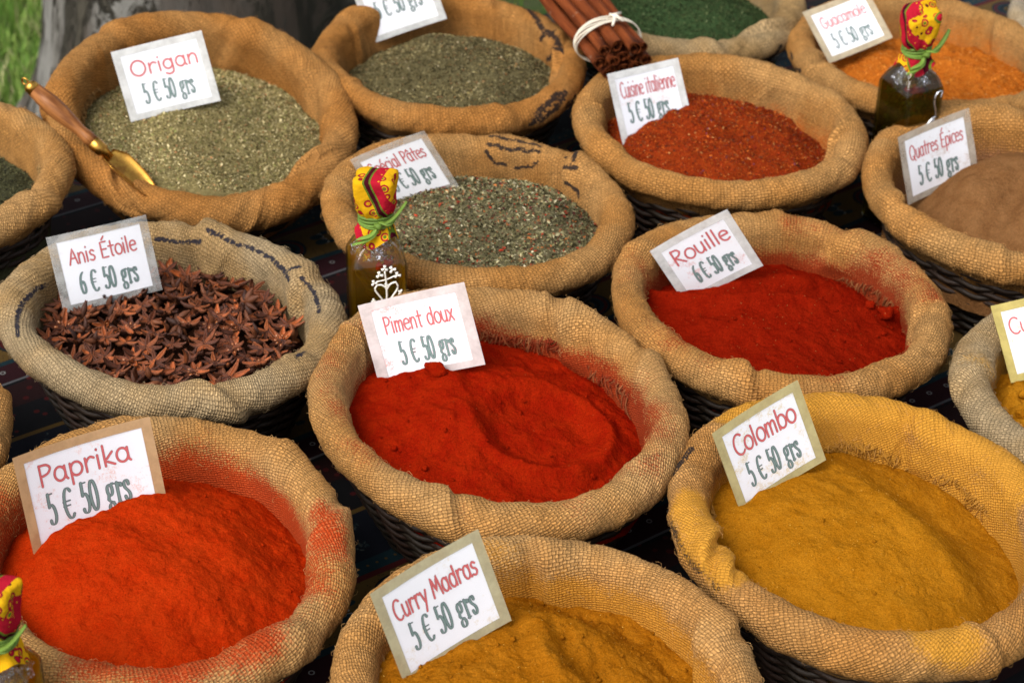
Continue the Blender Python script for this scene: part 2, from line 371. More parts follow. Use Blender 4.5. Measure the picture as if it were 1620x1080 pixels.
# ------------------------------------------------------------------ baskets
L1 = .0854; TR = .0215; TC = .1845; L2 = R_(255)*TR
def prof(wv, rad=None):
    a = np.pi-(wv-L1)/TR; t = wv-L1-L2; e = R_(-75)
    r = np.where(wv < L1, .154+.009*wv/L1, TC+TR*np.cos(a)); z = np.where(wv < L1, -.085+.085*wv/L1, TR*np.sin(a))
    m = t >= 0; r = np.where(m, TC+TR*math.cos(e)-t*.62, r); z = np.where(m, TR*math.sin(e)-t*.78, z)
    return r, z
BASK = {}
def stroke_field(TH, W, strokes, s, width):
    best = np.full(TH.shape, 9.)
    for st in strokes:
        for (a0, w0), (a1, w1) in zip(st[:-1], st[1:]):
            d = (a1-a0+np.pi) % (2*np.pi)-np.pi
            px = ((TH-a0+np.pi) % (2*np.pi)-np.pi)*.19*s; py = W-w0; qx, qy = d*.19*s, w1-w0
            h = np.clip((px*qx+py*qy)/(qx*qx+qy*qy+1e-12), 0, 1)
            best = np.minimum(best, np.hypot(px-h*qx, py-h*qy))
    return 1-sst(width*.6, width*1.5, best)
def basket(key, x, y, s, e1, e2, mat, label, tilt=(0, 0), folds=(), stain=.5, rim_stain=0, ink=(), inkw=.004, fringe=(), tone=(.5, .33, .14),
           stc=(.4, .3, .1), bh=.15, near=True, seed=1,  cat='basket', group='burlap-lined wicker baskets of spices'):
    rx, ry = math.atan(tilt[1]), -math.atan(tilt[0])
    root = empty('spice_basket', (x, y, 0), (rx, ry, 0)); tag(root, label, cat, group)
    Mx = s*np.array([[1+e1, e2], [e2, 1-e1]])
    def fr(V):
        V = np.array(V, float); V[..., :2] = V[..., :2]@Mx.T; V[..., 2] *= s; return V
    nu, nv = (560, 78) if near else (380, 60)
    th = 2.6+np.linspace(0, 2*np.pi, nu)[:, None]; wv = np.linspace(0, L1+L2+.036, nv)[None, :]
    TH = th+0*wv; W = wv+0*th
    r, z = prof(W)
    cx, sx = np.cos(TH), np.sin(TH)
    # outward normal of the profile
    dr = np.gradient(r, axis=1); dz = np.gradient(z, axis=1); L = np.hypot(dr, dz); nr, nz = -dz/L, dr/L
    disp = .0026*fbm(cx*1.0+W*3, sx*1.0+W*2, 2.6, 3, seed)+.0012*fbm(cx*3+W*14, sx*3, 5, 3, seed+3)
    tube = sst(.05, .1, W)*(1-sst(L1+L2-.01, L1+L2+.03, W))
    disp = disp*(.35+.65*tube)
    for (a0, amp, wd, tw, w0, w1) in folds:
        xx = ((TH-a0+np.pi) % (2*np.pi)-np.pi)*.19*s-tw*(W-.11)
        xx = xx*(1 if wd > 0 else -1); wa = abs(wd)
        f = np.where(xx < 0, np.exp(-(xx/wa)**2), np.exp(-(xx/(wa*.34))**2))-.45*np.exp(-((xx-.55*wa)/(wa*.32))**2)
        win = sst(w0-.012, w0+.012, W)*(1-sst(w1-.012, w1+.012, W)); disp = disp+amp*f*win
    # random gathers (small puckers)
    rg = np.random.default_rng(seed+50)
    for k in range(7):
        a0 = rg.uniform(0, 2*np.pi); wd = rg.uniform(.006, .016)*rg.choice([-1, 1]); tw = rg.uniform(-.8, .8); amp = rg.uniform(.0012, .0035)
        xx = (((TH-a0+np.pi) % (2*np.pi)-np.pi)*.19*s-tw*(W-.11))*np.sign(wd); wa = abs(wd)
        f = np.where(xx < 0, np.exp(-(xx/wa)**2), np.exp(-(xx/(wa*.3))**2)); c0 = rg.uniform(.05, .15)
        disp = disp+amp*f*np.exp(-((W-c0)/.04)**2)
    r2 = r+nr*disp; z2 = z+nz*disp+.005*fbm(cx, sx, 1.1, 2, seed+9)*sst(.02, .08, W)
    r2 = r2*(1+.012*fbm(cx, sx, 1.0, 2, seed+5))
    V = fr(np.stack([r2*cx, r2*sx, z2], -1))
    sta = stain*(1-sst(.030, .108+.025*np.clip(fbm(cx, sx, 1.6, 2, seed+7), -1, 1), W))*1.0+rim_stain*np.exp(-((W-.115)/.03)**2)*sst(-.25, .5, fbm(cx, sx, 1.5, 2, seed+2))
    at = {'wuv': np.stack([TH*.19*s, W*s, 0*W], -1).reshape(-1, 3), 'stain': np.clip(sta*1.35, 0, 1).ravel(),
          'ink': (stroke_field(TH, W, ink, s, inkw) if ink else 0*W).ravel()}
    ln = make('burlap_liner', V, gridq(nu, nv), None, mat, root, True, at)
    ln['label'] = 'sacking rolled over the rim'
    # wicker body
    nr_, m = 15, 168; mb = MB(); zz = np.linspace(-.028, -bh/s+.008, nr_); rr = .176-.045*np.linspace(0, 1, nr_)**1.2; phi = np.linspace(0, 2*np.pi, m+1)[:-1]
    for i in range(nr_):
        rad = rr[i]+.0035*np.sin(phi*14+np.pi*(i % 2)); P = np.stack([rad*np.cos(phi), rad*np.sin(phi), zz[i]+.001*np.sin(phi*28)], -1); k = 5
        th5 = np.arange(k)*2*np.pi/k; hh = (bh/s-.036)/nr_*.52
        VV = P[:, None]+np.stack([np.cos(th5)[None]*np.cos(phi)[:, None]*.003, np.cos(th5)[None]*np.sin(phi)[:, None]*.003, np.sin(th5)[None]*hh+0*phi[:, None]], -1)
        j = np.arange(k); ii = np.arange(m)[:, None]; Q = np.stack([ii*k+j, ((ii+1) % m)*k+j, ((ii+1) % m)*k+(j+1) % k, ii*k+(j+1) % k], -1)
        mb.add(VV, Q, None, (.020*(1+.2*math.sin(i*3)), .010, .0045))
    for q in range(28):
        a = q*2*np.pi/28+.05; mb.tube([(rr[0]*math.cos(a), rr[0]*math.sin(a), zz[0]), (rr[-1]*math.cos(a), rr[-1]*math.sin(a), zz[-1])], .0028, 5, (.028, .014, .006))
    mb.lathe([(.0, zz[-1]+.004), (rr[-1], zz[-1]+.004), (rr[-1], zz[-1]-.004), (0, zz[-1]-.004)], 40, (.14, .08, .035))
    mb.build('wicker_body', M_wick, root, True, fn=fr)
    # frayed fringe along parts of the inner edge
    tone = np.array(tone)
    if fringe:
        mb = MB()
        for (a0, a1, wtop, ln_, den) in fringe:
            nf = int(abs(a1-a0)*.16*s/.0022*den)
            for k in range(nf):
                a = a0+(a1-a0)*(k+rg.uniform(0, .6))/nf; L_ = ln_*rg.uniform(.35, 1.2)*(.75+.35*math.sin(a*23+seed)+.2*math.sin(a*51)); q = np.linspace(0, 1, 6)
                ww = wtop-.004+.004*math.sin(a*9+seed)+rg.normal(0, .0015)-q*L_; rr_, zz_ = prof(np.maximum(ww, -.02)); aa = a+rg.normal(.01, .035)*q+rg.normal(0, .03)*q*q
                rr_ = rr_-.0004-.0030*np.sin(q*np.pi)*rg.uniform(.3, 1.6)-q*rg.uniform(0, .0025)
                cc = tone*rg.uniform(.6, 1.15); mix = rg.uniform(.5, .95)*min(1, stain+.15); cc = (cc*(1-mix)+np.array(stc)*mix)*.8
                mb.tube(np.stack([rr_*np.cos(aa), rr_*np.sin(aa), zz_], -1), .00075*(1-.35*q), 4, cc)
            # hem thread above the fringe
        o = mb.build('fringe', M_thread, root, True, fn=fr); tag(o, 'frayed jute ends', kind='stuff')
    # loose hairs of jute on the sacking
    mb = MB(); nh = 620 if near else 240
    Vg = V.reshape(nu, nv, 3)
    lo, hi = int(nv*.3), int(nv*.86)
    for k in range(nh):
        i, j = rg.integers(2, nu-2), rg.integers(lo, hi); p = Vg[i, j]; n = np.cross(Vg[i, j+1]-p, Vg[i+1, j]-p); n /= np.linalg.norm(n)+1e-9
        cen = np.array([0.18*s*math.cos(TH[i, 0]), .18*s*math.sin(TH[i, 0]), 0]);
        if n@(p-cen) < 0: n = -n
        tn = rg.normal(0, 1, 3); tn -= n*(tn@n); tn /= np.linalg.norm(tn); l = rg.uniform(.003, .010)
        P = [p+tn*l*q+n*(.0012*math.sin(q*3.1)*rg.uniform(.4, 2.2)+.0003) for q in (0, .33, .66, 1)]
        mb.tube(P, .00016 if near else .0002, 3, tone*rg.uniform(.8, 1.5), cap=False)
    o = mb.build('loose_fibre', M_thread, root, True); tag(o, 'stray jute hairs', kind='stuff')
    BASK[key] = dict(root=root, M=Mx, s=s, loc=(x, y, 0), rot=(rx, ry, 0), fr=fr)
    return root
M_wick = tinted('wicker', .6, .35, (240, .0008))

T1, T2, T3, T4 = (.39, .190, .058), (.40, .212, .072), (.42, .238, .090), (.35, .255, .140)
PIM, ROU, PAP, COL, CUR = (.205, .0065, .0013), (.150, .0052, .0012), (.315, .0175, .0016), (.275, .100, .0038), (.24, .078, .0030)
ink_bay = [[(0.934, 0.1286), (0.602, 0.1029), (0.332, 0.1057), (0.166, 0.1029), (0.401, 0.0657)], [(0.567, 0.0871), (0.463, 0.11)], [(0.576, 0.1343), (0.445, 0.1371), (0.375, 0.1371)], [(0.7, .15), (.52, .142)], [(5.332, 0.1586), (5.419, 0.14), (5.637, 0.1314), (5.716, 0.1357), (5.594, 0.1457), (5.445, 0.1529), (5.349, 0.1586)], [(5.69, 0.1543), (5.829, 0.1543)], [(5.70, .158), (5.80, .158)], [(5.411, 0.1771), (5.489, 0.1743)]]
ink_pat = [[(1.457, 0.1186), (1.318, 0.1129), (1.065, 0.1171)], [(1.466, 0.1043), (1.292, 0.1), (1.038, 0.1057)], [(1.475, 0.0943), (1.405, 0.0814), (1.3, 0.08)], [(1.213, 0.0771), (1.073, 0.0829), (1.021, 0.0929)], [(0.82, 0.1143), (0.742, 0.12), (0.672, 0.1071)], [(0.724, 0.0971), (0.602, 0.1029)], [(0.663, 0.0843), (0.524, 0.08), (0.506, 0.0729)]]
ink_ani = [[(1.754, 0.0971), (1.58, 0.0943), (1.405, 0.0986)], [(1.361, 0.11), (1.126, 0.1043), (0.899, 0.1043), (0.672, 0.1), (0.524, 0.0957)], [(2.845, 0.09), (3.22, 0.1057), (3.517, 0.12), (3.656, 0.1286)], [(0.454, 0.1071), (0.175, 0.1086), (0.009, 0.1086)], [(0.602, 0.1029), (0.532, 0.1129)], [(5.794, 0.1143), (5.664, 0.1214)]]
ink_col = [[(2.871, 0.14), (2.801, 0.1314), (2.679, 0.1286)], [(3.238, 0.1471), (3.36, 0.1443), (3.482, 0.1443), (3.578, 0.1429), (3.63, 0.1386)], [(3.342, 0.1171), (3.368, 0.1086)], [(3.683, 0.1386), (3.726, 0.1414)]]
ink_grn = [[(5.376, 0.1729), (5.463, 0.1629), (5.498, 0.1543)]]
ink_gua = [[(3.142, 0.1486), (3.272, 0.15)], [(3.36, 0.1571), (3.482, 0.1486)]]
# fold: (angle, height, width(sign = steep side), twist, from, to)
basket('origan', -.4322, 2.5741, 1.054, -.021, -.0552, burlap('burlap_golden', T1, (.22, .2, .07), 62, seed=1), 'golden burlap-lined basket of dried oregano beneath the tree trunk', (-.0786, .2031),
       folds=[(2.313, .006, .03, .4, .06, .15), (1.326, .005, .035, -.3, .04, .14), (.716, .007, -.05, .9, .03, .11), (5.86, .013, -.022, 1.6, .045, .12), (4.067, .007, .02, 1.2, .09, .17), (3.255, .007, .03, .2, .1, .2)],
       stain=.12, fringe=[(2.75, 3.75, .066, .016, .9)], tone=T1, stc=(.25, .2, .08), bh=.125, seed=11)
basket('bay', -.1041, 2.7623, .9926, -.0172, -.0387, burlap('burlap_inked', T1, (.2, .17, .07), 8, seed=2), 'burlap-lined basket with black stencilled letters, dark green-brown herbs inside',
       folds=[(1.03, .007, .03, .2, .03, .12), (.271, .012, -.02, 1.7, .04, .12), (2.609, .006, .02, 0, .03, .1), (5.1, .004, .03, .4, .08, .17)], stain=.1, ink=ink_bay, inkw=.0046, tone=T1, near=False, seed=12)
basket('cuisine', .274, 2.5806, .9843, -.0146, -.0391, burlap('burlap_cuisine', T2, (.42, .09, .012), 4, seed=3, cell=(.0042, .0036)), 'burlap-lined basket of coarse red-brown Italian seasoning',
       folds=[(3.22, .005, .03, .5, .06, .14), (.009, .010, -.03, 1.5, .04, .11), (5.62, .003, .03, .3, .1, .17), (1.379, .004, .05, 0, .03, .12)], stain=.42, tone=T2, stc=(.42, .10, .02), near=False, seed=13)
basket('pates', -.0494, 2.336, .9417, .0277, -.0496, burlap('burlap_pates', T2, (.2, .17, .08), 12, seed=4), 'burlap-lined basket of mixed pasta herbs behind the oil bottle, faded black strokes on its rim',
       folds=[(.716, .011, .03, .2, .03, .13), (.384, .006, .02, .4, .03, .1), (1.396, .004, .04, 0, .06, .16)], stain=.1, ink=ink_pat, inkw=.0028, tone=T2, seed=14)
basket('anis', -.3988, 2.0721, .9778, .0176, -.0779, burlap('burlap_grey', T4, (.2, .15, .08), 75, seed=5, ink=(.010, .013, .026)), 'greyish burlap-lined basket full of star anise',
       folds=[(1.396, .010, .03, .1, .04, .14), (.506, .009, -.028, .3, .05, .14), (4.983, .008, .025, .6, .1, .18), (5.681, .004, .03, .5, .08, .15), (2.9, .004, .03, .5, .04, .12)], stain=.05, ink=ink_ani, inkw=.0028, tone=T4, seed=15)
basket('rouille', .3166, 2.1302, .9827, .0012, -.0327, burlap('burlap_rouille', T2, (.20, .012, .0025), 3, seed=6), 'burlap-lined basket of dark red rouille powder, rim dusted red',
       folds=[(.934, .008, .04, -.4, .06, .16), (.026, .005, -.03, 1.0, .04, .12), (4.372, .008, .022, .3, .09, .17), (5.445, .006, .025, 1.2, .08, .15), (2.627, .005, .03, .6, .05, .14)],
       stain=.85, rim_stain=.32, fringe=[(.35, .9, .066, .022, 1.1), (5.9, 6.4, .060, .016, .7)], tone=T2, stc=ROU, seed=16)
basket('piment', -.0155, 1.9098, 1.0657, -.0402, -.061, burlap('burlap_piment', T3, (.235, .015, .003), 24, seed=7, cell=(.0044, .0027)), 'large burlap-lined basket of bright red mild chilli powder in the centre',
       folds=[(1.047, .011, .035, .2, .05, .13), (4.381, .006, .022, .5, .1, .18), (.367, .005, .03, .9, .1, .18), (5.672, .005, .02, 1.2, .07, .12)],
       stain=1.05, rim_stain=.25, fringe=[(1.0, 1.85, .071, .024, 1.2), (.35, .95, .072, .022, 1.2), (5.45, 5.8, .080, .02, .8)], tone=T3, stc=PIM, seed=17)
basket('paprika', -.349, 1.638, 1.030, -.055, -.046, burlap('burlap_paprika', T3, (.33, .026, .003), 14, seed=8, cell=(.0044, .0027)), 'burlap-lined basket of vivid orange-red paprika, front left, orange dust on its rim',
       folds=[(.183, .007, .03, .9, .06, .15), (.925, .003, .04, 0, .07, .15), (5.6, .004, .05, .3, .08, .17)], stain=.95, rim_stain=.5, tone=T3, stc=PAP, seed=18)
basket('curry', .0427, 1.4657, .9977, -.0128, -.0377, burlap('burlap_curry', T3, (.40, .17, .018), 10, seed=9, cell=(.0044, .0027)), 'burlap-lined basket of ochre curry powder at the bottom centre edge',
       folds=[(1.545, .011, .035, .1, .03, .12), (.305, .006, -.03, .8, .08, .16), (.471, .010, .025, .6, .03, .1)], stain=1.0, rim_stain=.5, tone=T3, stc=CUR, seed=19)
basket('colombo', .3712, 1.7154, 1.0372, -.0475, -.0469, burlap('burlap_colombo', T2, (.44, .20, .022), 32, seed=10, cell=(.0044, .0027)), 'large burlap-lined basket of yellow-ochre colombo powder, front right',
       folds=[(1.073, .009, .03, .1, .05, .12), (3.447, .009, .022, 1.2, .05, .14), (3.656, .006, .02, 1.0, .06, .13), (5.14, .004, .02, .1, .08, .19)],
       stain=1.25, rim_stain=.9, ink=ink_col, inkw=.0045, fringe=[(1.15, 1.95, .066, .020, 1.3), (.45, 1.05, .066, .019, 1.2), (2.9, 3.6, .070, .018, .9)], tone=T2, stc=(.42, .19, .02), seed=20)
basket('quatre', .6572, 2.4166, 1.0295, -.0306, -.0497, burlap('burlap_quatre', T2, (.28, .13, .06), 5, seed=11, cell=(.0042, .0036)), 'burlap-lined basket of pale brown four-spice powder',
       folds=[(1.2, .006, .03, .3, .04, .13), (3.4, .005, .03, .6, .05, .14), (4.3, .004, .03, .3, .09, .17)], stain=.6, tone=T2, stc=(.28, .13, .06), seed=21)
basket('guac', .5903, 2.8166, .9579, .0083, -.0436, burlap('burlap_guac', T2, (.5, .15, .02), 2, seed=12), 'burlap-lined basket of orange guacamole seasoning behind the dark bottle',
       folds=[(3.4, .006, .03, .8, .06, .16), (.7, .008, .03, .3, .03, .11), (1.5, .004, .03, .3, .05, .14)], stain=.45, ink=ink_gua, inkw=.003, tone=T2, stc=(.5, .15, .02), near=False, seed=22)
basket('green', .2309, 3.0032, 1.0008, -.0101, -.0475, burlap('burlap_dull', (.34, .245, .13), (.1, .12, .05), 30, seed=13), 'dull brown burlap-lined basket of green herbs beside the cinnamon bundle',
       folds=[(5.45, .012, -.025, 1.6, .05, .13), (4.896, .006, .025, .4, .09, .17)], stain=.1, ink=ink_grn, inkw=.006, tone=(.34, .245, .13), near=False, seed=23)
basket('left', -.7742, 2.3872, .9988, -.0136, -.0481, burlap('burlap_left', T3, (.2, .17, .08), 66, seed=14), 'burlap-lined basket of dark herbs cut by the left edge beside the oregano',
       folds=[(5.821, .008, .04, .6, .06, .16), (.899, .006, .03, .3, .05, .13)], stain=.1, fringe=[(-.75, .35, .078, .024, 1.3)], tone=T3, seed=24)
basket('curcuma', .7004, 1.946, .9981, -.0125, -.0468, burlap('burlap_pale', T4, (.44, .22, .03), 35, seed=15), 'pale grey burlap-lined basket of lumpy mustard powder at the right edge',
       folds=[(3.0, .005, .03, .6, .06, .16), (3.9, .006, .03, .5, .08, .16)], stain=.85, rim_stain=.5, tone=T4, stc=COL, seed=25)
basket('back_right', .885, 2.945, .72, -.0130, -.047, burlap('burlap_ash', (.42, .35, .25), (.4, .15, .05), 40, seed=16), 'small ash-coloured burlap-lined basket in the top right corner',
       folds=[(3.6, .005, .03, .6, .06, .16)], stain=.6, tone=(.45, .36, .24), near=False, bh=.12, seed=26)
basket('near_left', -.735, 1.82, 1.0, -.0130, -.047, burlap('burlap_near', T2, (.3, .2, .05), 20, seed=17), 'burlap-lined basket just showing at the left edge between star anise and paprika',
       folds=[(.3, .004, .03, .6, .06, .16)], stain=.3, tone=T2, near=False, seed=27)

# ------------------------------------------------------------------ spice heaps
RH = .162
HF = {}
def disc(N):
    a = np.linspace(-1, 1, N); x, y = np.meshgrid(a, a, indexing='ij')
    return x*np.sqrt(1-y*y/2)*RH*1.03, y*np.sqrt(1-x*x/2)*RH*1.03
def heap(key, name, label, cat, mat, hf, N=190, seed=1, rough=.0021, cat_group=None):
    b = BASK[key]; x, y = disc(N); z = hf(x, y)-.03*sst(.984, 1.0, np.hypot(x, y)/(RH*1.03))+rough*fbm(x, y, 55, 4, seed, .55)+.0036*fbm(x, y, 15, 4, seed+1)
    V = b['fr'](np.stack([x, y, z], -1)); o = make(name, V, gridq(N, N), None, mat, None, True)
    o.location = b['loc']; o.rotation_euler = b['rot']; tag(o, label, cat, 'heaps of spice filling the baskets')
    HF[key] = lambda px, py: hf(px, py)+.0036*fbm(px, py, 15, 4, seed+1)+rough*fbm(px, py, 55, 4, seed, .55)
    return o
def dome(ze, h, cx=0, cy=0, k=1.0, tilt=0):
    def f(x, y):
        rr = np.clip(((x-cx)**2+(y-cy)**2)/(RH*1.05)**2, 0, 1.2); q = np.clip((x*x+y*y)/RH**2, 0, 1)
        return ze+h*np.clip(1-rr, -.3, 1)+.012*sst(.45, 1, -y/RH)
    return f
def ga(x, y, cx, cy, sx, sy, an=0):
    c, s = math.cos(an), math.sin(an); u = (x-cx)*c+(y-cy)*s; v = -(x-cx)*s+(y-cy)*c
    return np.exp(-(u/sx)**2-(v/sy)**2)
def scatter(key, par, name, N, size, pal, pw, lay=.0015, mat=None, flat=.55, seed=1, aspect=(.25, .7), label=None, rad=1.0):
    b = BASK[key]; rg = np.random.default_rng(seed+300); r = RH*rad*np.sqrt(rg.random(N)); a = rg.uniform(0, 2*np.pi, N); x, y = r*np.cos(a), r*np.sin(a)
    z = HF[key](x, y)+rg.uniform(-.2, 1, N)*lay; cen = np.stack([x, y, z], -1)
    s = rg.uniform(*size, N)*rg.choice([.6, 1, 1.25], N); u = rg.normal(0, 1, (N, 3)); u[:, 2] *= flat; u /= np.linalg.norm(u, axis=1)[:, None]
    v = rg.normal(0, 1, (N, 3)); v[:, 2] *= flat; v -= u*(u*v).sum(1)[:, None]; v /= np.linalg.norm(v, axis=1)[:, None]; n = np.cross(u, v)
    asp = rg.uniform(*aspect, N)[:, None]; s = s[:, None]
    P = np.stack([cen-u*s*.5, cen+v*s*asp*.4+n*s*.12, cen+u*s*.5, cen-v*s*asp*.45+n*s*.10], 1)
    c = np.array(pal)[rg.choice(len(pal), N, p=np.array(pw)/sum(pw))]*rg.uniform(.6, 1.35, (N, 1))*(1+.35*np.clip(fbm(x, y, 18, 3, seed+40), -1, 1))[:, None]
    i = np.arange(N)[:, None]*4
    V = b['fr'](P.reshape(-1, 3)); T = np.concatenate([i+np.array([[0, 1, 2]]), i+np.array([[0, 2, 3]])])
    o = make(name, V, None, T, mat or M_flake, par, False, {'tint': np.repeat(c, 4, 0)}); tag(o, label, kind='stuff'); return o
def crumbs(key, par, N, mat, seed, r0=.0010, r1=.0034):
    b = BASK[key]; rg = np.random.default_rng(seed+900); V = []; T = []; n = 0
    oc = np.array([(1, 0, 0), (-1, 0, 0), (0, 1, 0), (0, -1, 0), (0, 0, 1), (0, 0, -1), (.6, .6, .6), (-.6, .6, .6), (.6, -.6, .6), (-.6, -.6, .6)], float)
    f = [(0, 6, 4), (6, 2, 4), (2, 7, 4), (7, 1, 4), (1, 9, 4), (9, 3, 4), (3, 8, 4), (8, 0, 4), (0, 2, 6), (2, 1, 7), (1, 3, 9), (3, 0, 8), (2, 0, 5), (1, 2, 5), (3, 1, 5), (0, 3, 5)]
    for k in range(N):
        r = RH*(rg.random()**.38 if k % 3 else rg.random()**.5)*.98; a = rg.uniform(0, 6.2832); x, y = r*math.cos(a), r*math.sin(a); s_ = r0+(r1-r0)*rg.random()**4
        V.append(oc*s_*rg.uniform(.5, 1.3, (10, 1))*rg.uniform(.6, 1.3, 3)+[x, y, float(HF[key](np.array(x), np.array(y)))+s_*.35]); T.append(np.array(f)+n); n += 10
    o = make('crumbs', b['fr'](np.vstack(V)), None, np.vstack(T), mat, par, True); tag(o, kind='stuff')
def clump(par, key, x, y, r, mat, seed=0):
    b = BASK[key]; rg = np.random.default_rng(seed); n = 14; th = np.linspace(0, 2*np.pi, n+1)[:-1][:, None]; ph = np.linspace(.02, np.pi-.02, 9)[None, :]
    rr = r*(1+.22*np.sin(th*2+seed)*np.sin(ph*3)+.16*rg.normal(0, 1, (n, 9))*np.sin(ph)); z0 = float(HF[key](np.array(x), np.array(y)))
    V = np.stack([x+rr*np.cos(th)*np.sin(ph), y+rr*np.sin(th)*np.sin(ph)*.85, z0+r*.45+rr*np.cos(ph)*.75+0*th], -1)
    return make('clump', b['fr'](V), gridq(n, 9, True), None, mat, par)

# piment: ring-shaped scoop mark on the right
def hf_pim(x, y):
    z = dome(-.040, .034, -.02, .01)(x, y); u, v = (x-.048)/.075, (y+.005)/.068; q = np.hypot(u, v)
    z = z-.017*(1-sst(.60, 1.0, q))+.0075*np.exp(-((q-1.06)/.10)**2)*(.4+.6*sst(-.5, .8, u-v))
    z = z+.007*ga(x, y, -.05, -.02, .05, .02, .6)-.010*ga(x, y, .02, .115, .11, .016, .05)-.006*ga(x, y, -.02, .045, .02, .05, .3)
    return z
MP = powder('chilli_powder', PIM, (.28, .015, .002), big=.65)
o = heap('piment', 'chilli_powder_heap', 'bright red mild chilli powder with a round scooped hollow', 'spice powder', MP, hf_pim, 230, 1)
scatter('piment', o, 'grains', 9000, (.0006, .0011), [PIM, (.32, .018, .003), (.07, .002, .001), (.4, .14, .05)], [5, 3, 2, .15], .0003, tinted('red_grain', .9, .0), seed=1)
crumbs('piment', o, 90, MP, 1)
for k, (x, y, r) in enumerate([(-.063, .062, .010), (-.072, .07, .006), (-.078, -.088, .004), (-.11, -.06, .0035), (.03, -.13, .003), (-.05, -.10, .003), (.10, -.07, .0035)]): clump(o, 'piment', x, y, r, MP, k)
# rouille: ridge across with a valley behind it
def hf_rou(x, y):
    z = dome(-.034, .034, -.01, -.02)(x, y); yy = y-.012-.16*x*x/.1-.008*np.sin(x*28+1)
    z = z+.014*np.exp(-(yy/.015)**2)-.032*ga(x, yy, .012, .036, .12, .024)+.010*ga(x, y, .03, .085, .03, .02, .4)-.012*ga(x, y, .06, .05, .04, .024, -.5)-.010*ga(x, y, -.08, -.005, .04, .02)
    return z+.010*sst(.5, 1, -y/RH)
MR = powder('rouille_powder', ROU, (.215, .010, .002), big=.6, spk=(.5, .25, .08), spkd=.03)
o = heap('rouille', 'rouille_powder_heap', 'dark red rouille powder with a ridge across it', 'spice powder', MR, hf_rou, 220, 2)
scatter('rouille', o, 'grains', 8000, (.0006, .0012), [ROU, (.25, .012, .003), (.05, .002, .001), (.5, .25, .08)], [5, 3, 2, .2], .0003, tinted('rust_grain', .9, .0), seed=2)
crumbs('rouille', o, 110, MR, 2)
for k, (x, y, r) in enumerate([(.133, .02, .0115), (.115, .026, .007), (-.09, -.105, .005), (.125, -.02, .004), (.1, .04, .0045), (.06, -.1, .003), (-.13, -.05, .003)]): clump(o, 'rouille', x, y, r, MR, 20+k)
def hf_pap(x, y):
    z = dome(-.036, .057, -.01, -.01)(x, y)
    return z-.007*ga(x, y, .03, .0, .07, .02, -.5)-.007*ga(x, y, .12, .03, .03, .06)
MA = powder('paprika_powder', PAP, (.38, .030, .003), big=.65)
o = heap('paprika', 'paprika_powder_heap', 'smooth vivid orange-red mound of paprika', 'spice powder', MA, hf_pap, 230, 3)
scatter('paprika', o, 'grains', 9000, (.0006, .0011), [PAP, (.42, .04, .005), (.12, .005, .001)], [5, 3, 2], .0003, tinted('paprika_grain', .9, .0), seed=3)
crumbs('paprika', o, 40, MA, 3, r1=.003)
def hf_cur(x, y):
    z = dome(-.026, .040, -.04, -.03)(x, y); z = z+.014*ga(x, y, .0, .05, .018, .06, .2)-.022*ga(x, y, .06, .015, .05, .018, -.5)+.012*ga(x, y, .03, .085, .04, .02, -.3)
    return z+.0025*fbm(x, y, 34, 4, 8, .6)
MC = powder('curry_powder', CUR, (.32, .118, .007), big=.65)
o = heap('curry', 'curry_powder_heap', 'crumbly ochre curry powder heaped against its sign', 'spice powder', MC, hf_cur, 230, 4, .0022)
scatter('curry', o, 'grains', 9000, (.0007, .0014), [CUR, (.40, .18, .018), (.09, .028, .002), (.6, .4, .09)], [5, 3, 2, .5], .0004, tinted('curry_grain', .9, .0), seed=4)
crumbs('curry', o, 420, MC, 4)
def hf_col(x, y):
    z = dome(-.036, .042, -.02, -.01)(x, y); z = z-.022*ga(x, y, .080, .060, .035, .060, .7)+.009*ga(x, y, .045, .01, .02, .09, .5)-.008*ga(x, y, .12, -.02, .03, .07)
    return z+.0012*fbm(x, y, 30, 4, 8, .6)
MO = powder('colombo_powder', COL, (.35, .140, .008), big=.65)
o = heap('colombo', 'colombo_powder_heap', 'broad yellow-ochre mound of colombo powder', 'spice powder', MO, hf_col, 230, 5, .0014)
scatter('colombo', o, 'grains', 11000, (.0006, .0013), [COL, (.45, .21, .025), (.10, .034, .003), (.66, .42, .1)], [5, 3, 2, .5], .0004, tinted('colombo_grain', .9, .0), seed=5)
crumbs('colombo', o, 120, MO, 5, r1=.0024)
def hf_qua(x, y):
    z = dome(-.046, .082, .045, .0)(x, y); return z+.0018*fbm(x, y, 30, 4, 5)-.016*ga(x, y, -.02, -.03, .02, .07, -.6)+.010*ga(x, y, -.07, .0, .03, .05, -.5)
MQ = powder('four_spice_powder', (.145, .064, .022), (.205, .10, .038), big=.7)
o = heap('quatre', 'four_spice_powder_heap', 'fine pale brown mound of four-spice powder', 'spice powder', MQ, hf_qua, 170, 6, .0010)
scatter('quatre', o, 'grains', 5000, (.0006, .0011), [(.18, .075, .032), (.28, .14, .07), (.09, .034, .014)], [5, 3, 2], .0003, seed=6)
def hf_gua(x, y):
    z = dome(-.040, .037, .03, -.02)(x, y); return z+.010*ga(x, y, .05, -.02, .09, .018, -.5)-.014*ga(x, y, .03, .045, .06, .02, -.5)+.004*fbm(x, y, 30, 4, 9, .6)
MG = powder('guacamole_seasoning', (.34, .085, .008), (.44, .14, .018), grain=500, bump=.0016, big=.5, spk=(.2, .02, .01), spkd=.06)
o = heap('guac', 'guacamole_seasoning_heap', 'crumbly orange guacamole seasoning', 'spice powder', MG, hf_gua, 170, 7, .0028)
scatter('guac', o, 'grains', 16000, (.001, .0034), [(.38, .10, .010), (.55, .21, .035), (.16, .035, .004), (.14, .01, .005), (.5, .35, .15)], [5, 4, 2, .5, .3], .001, seed=7)
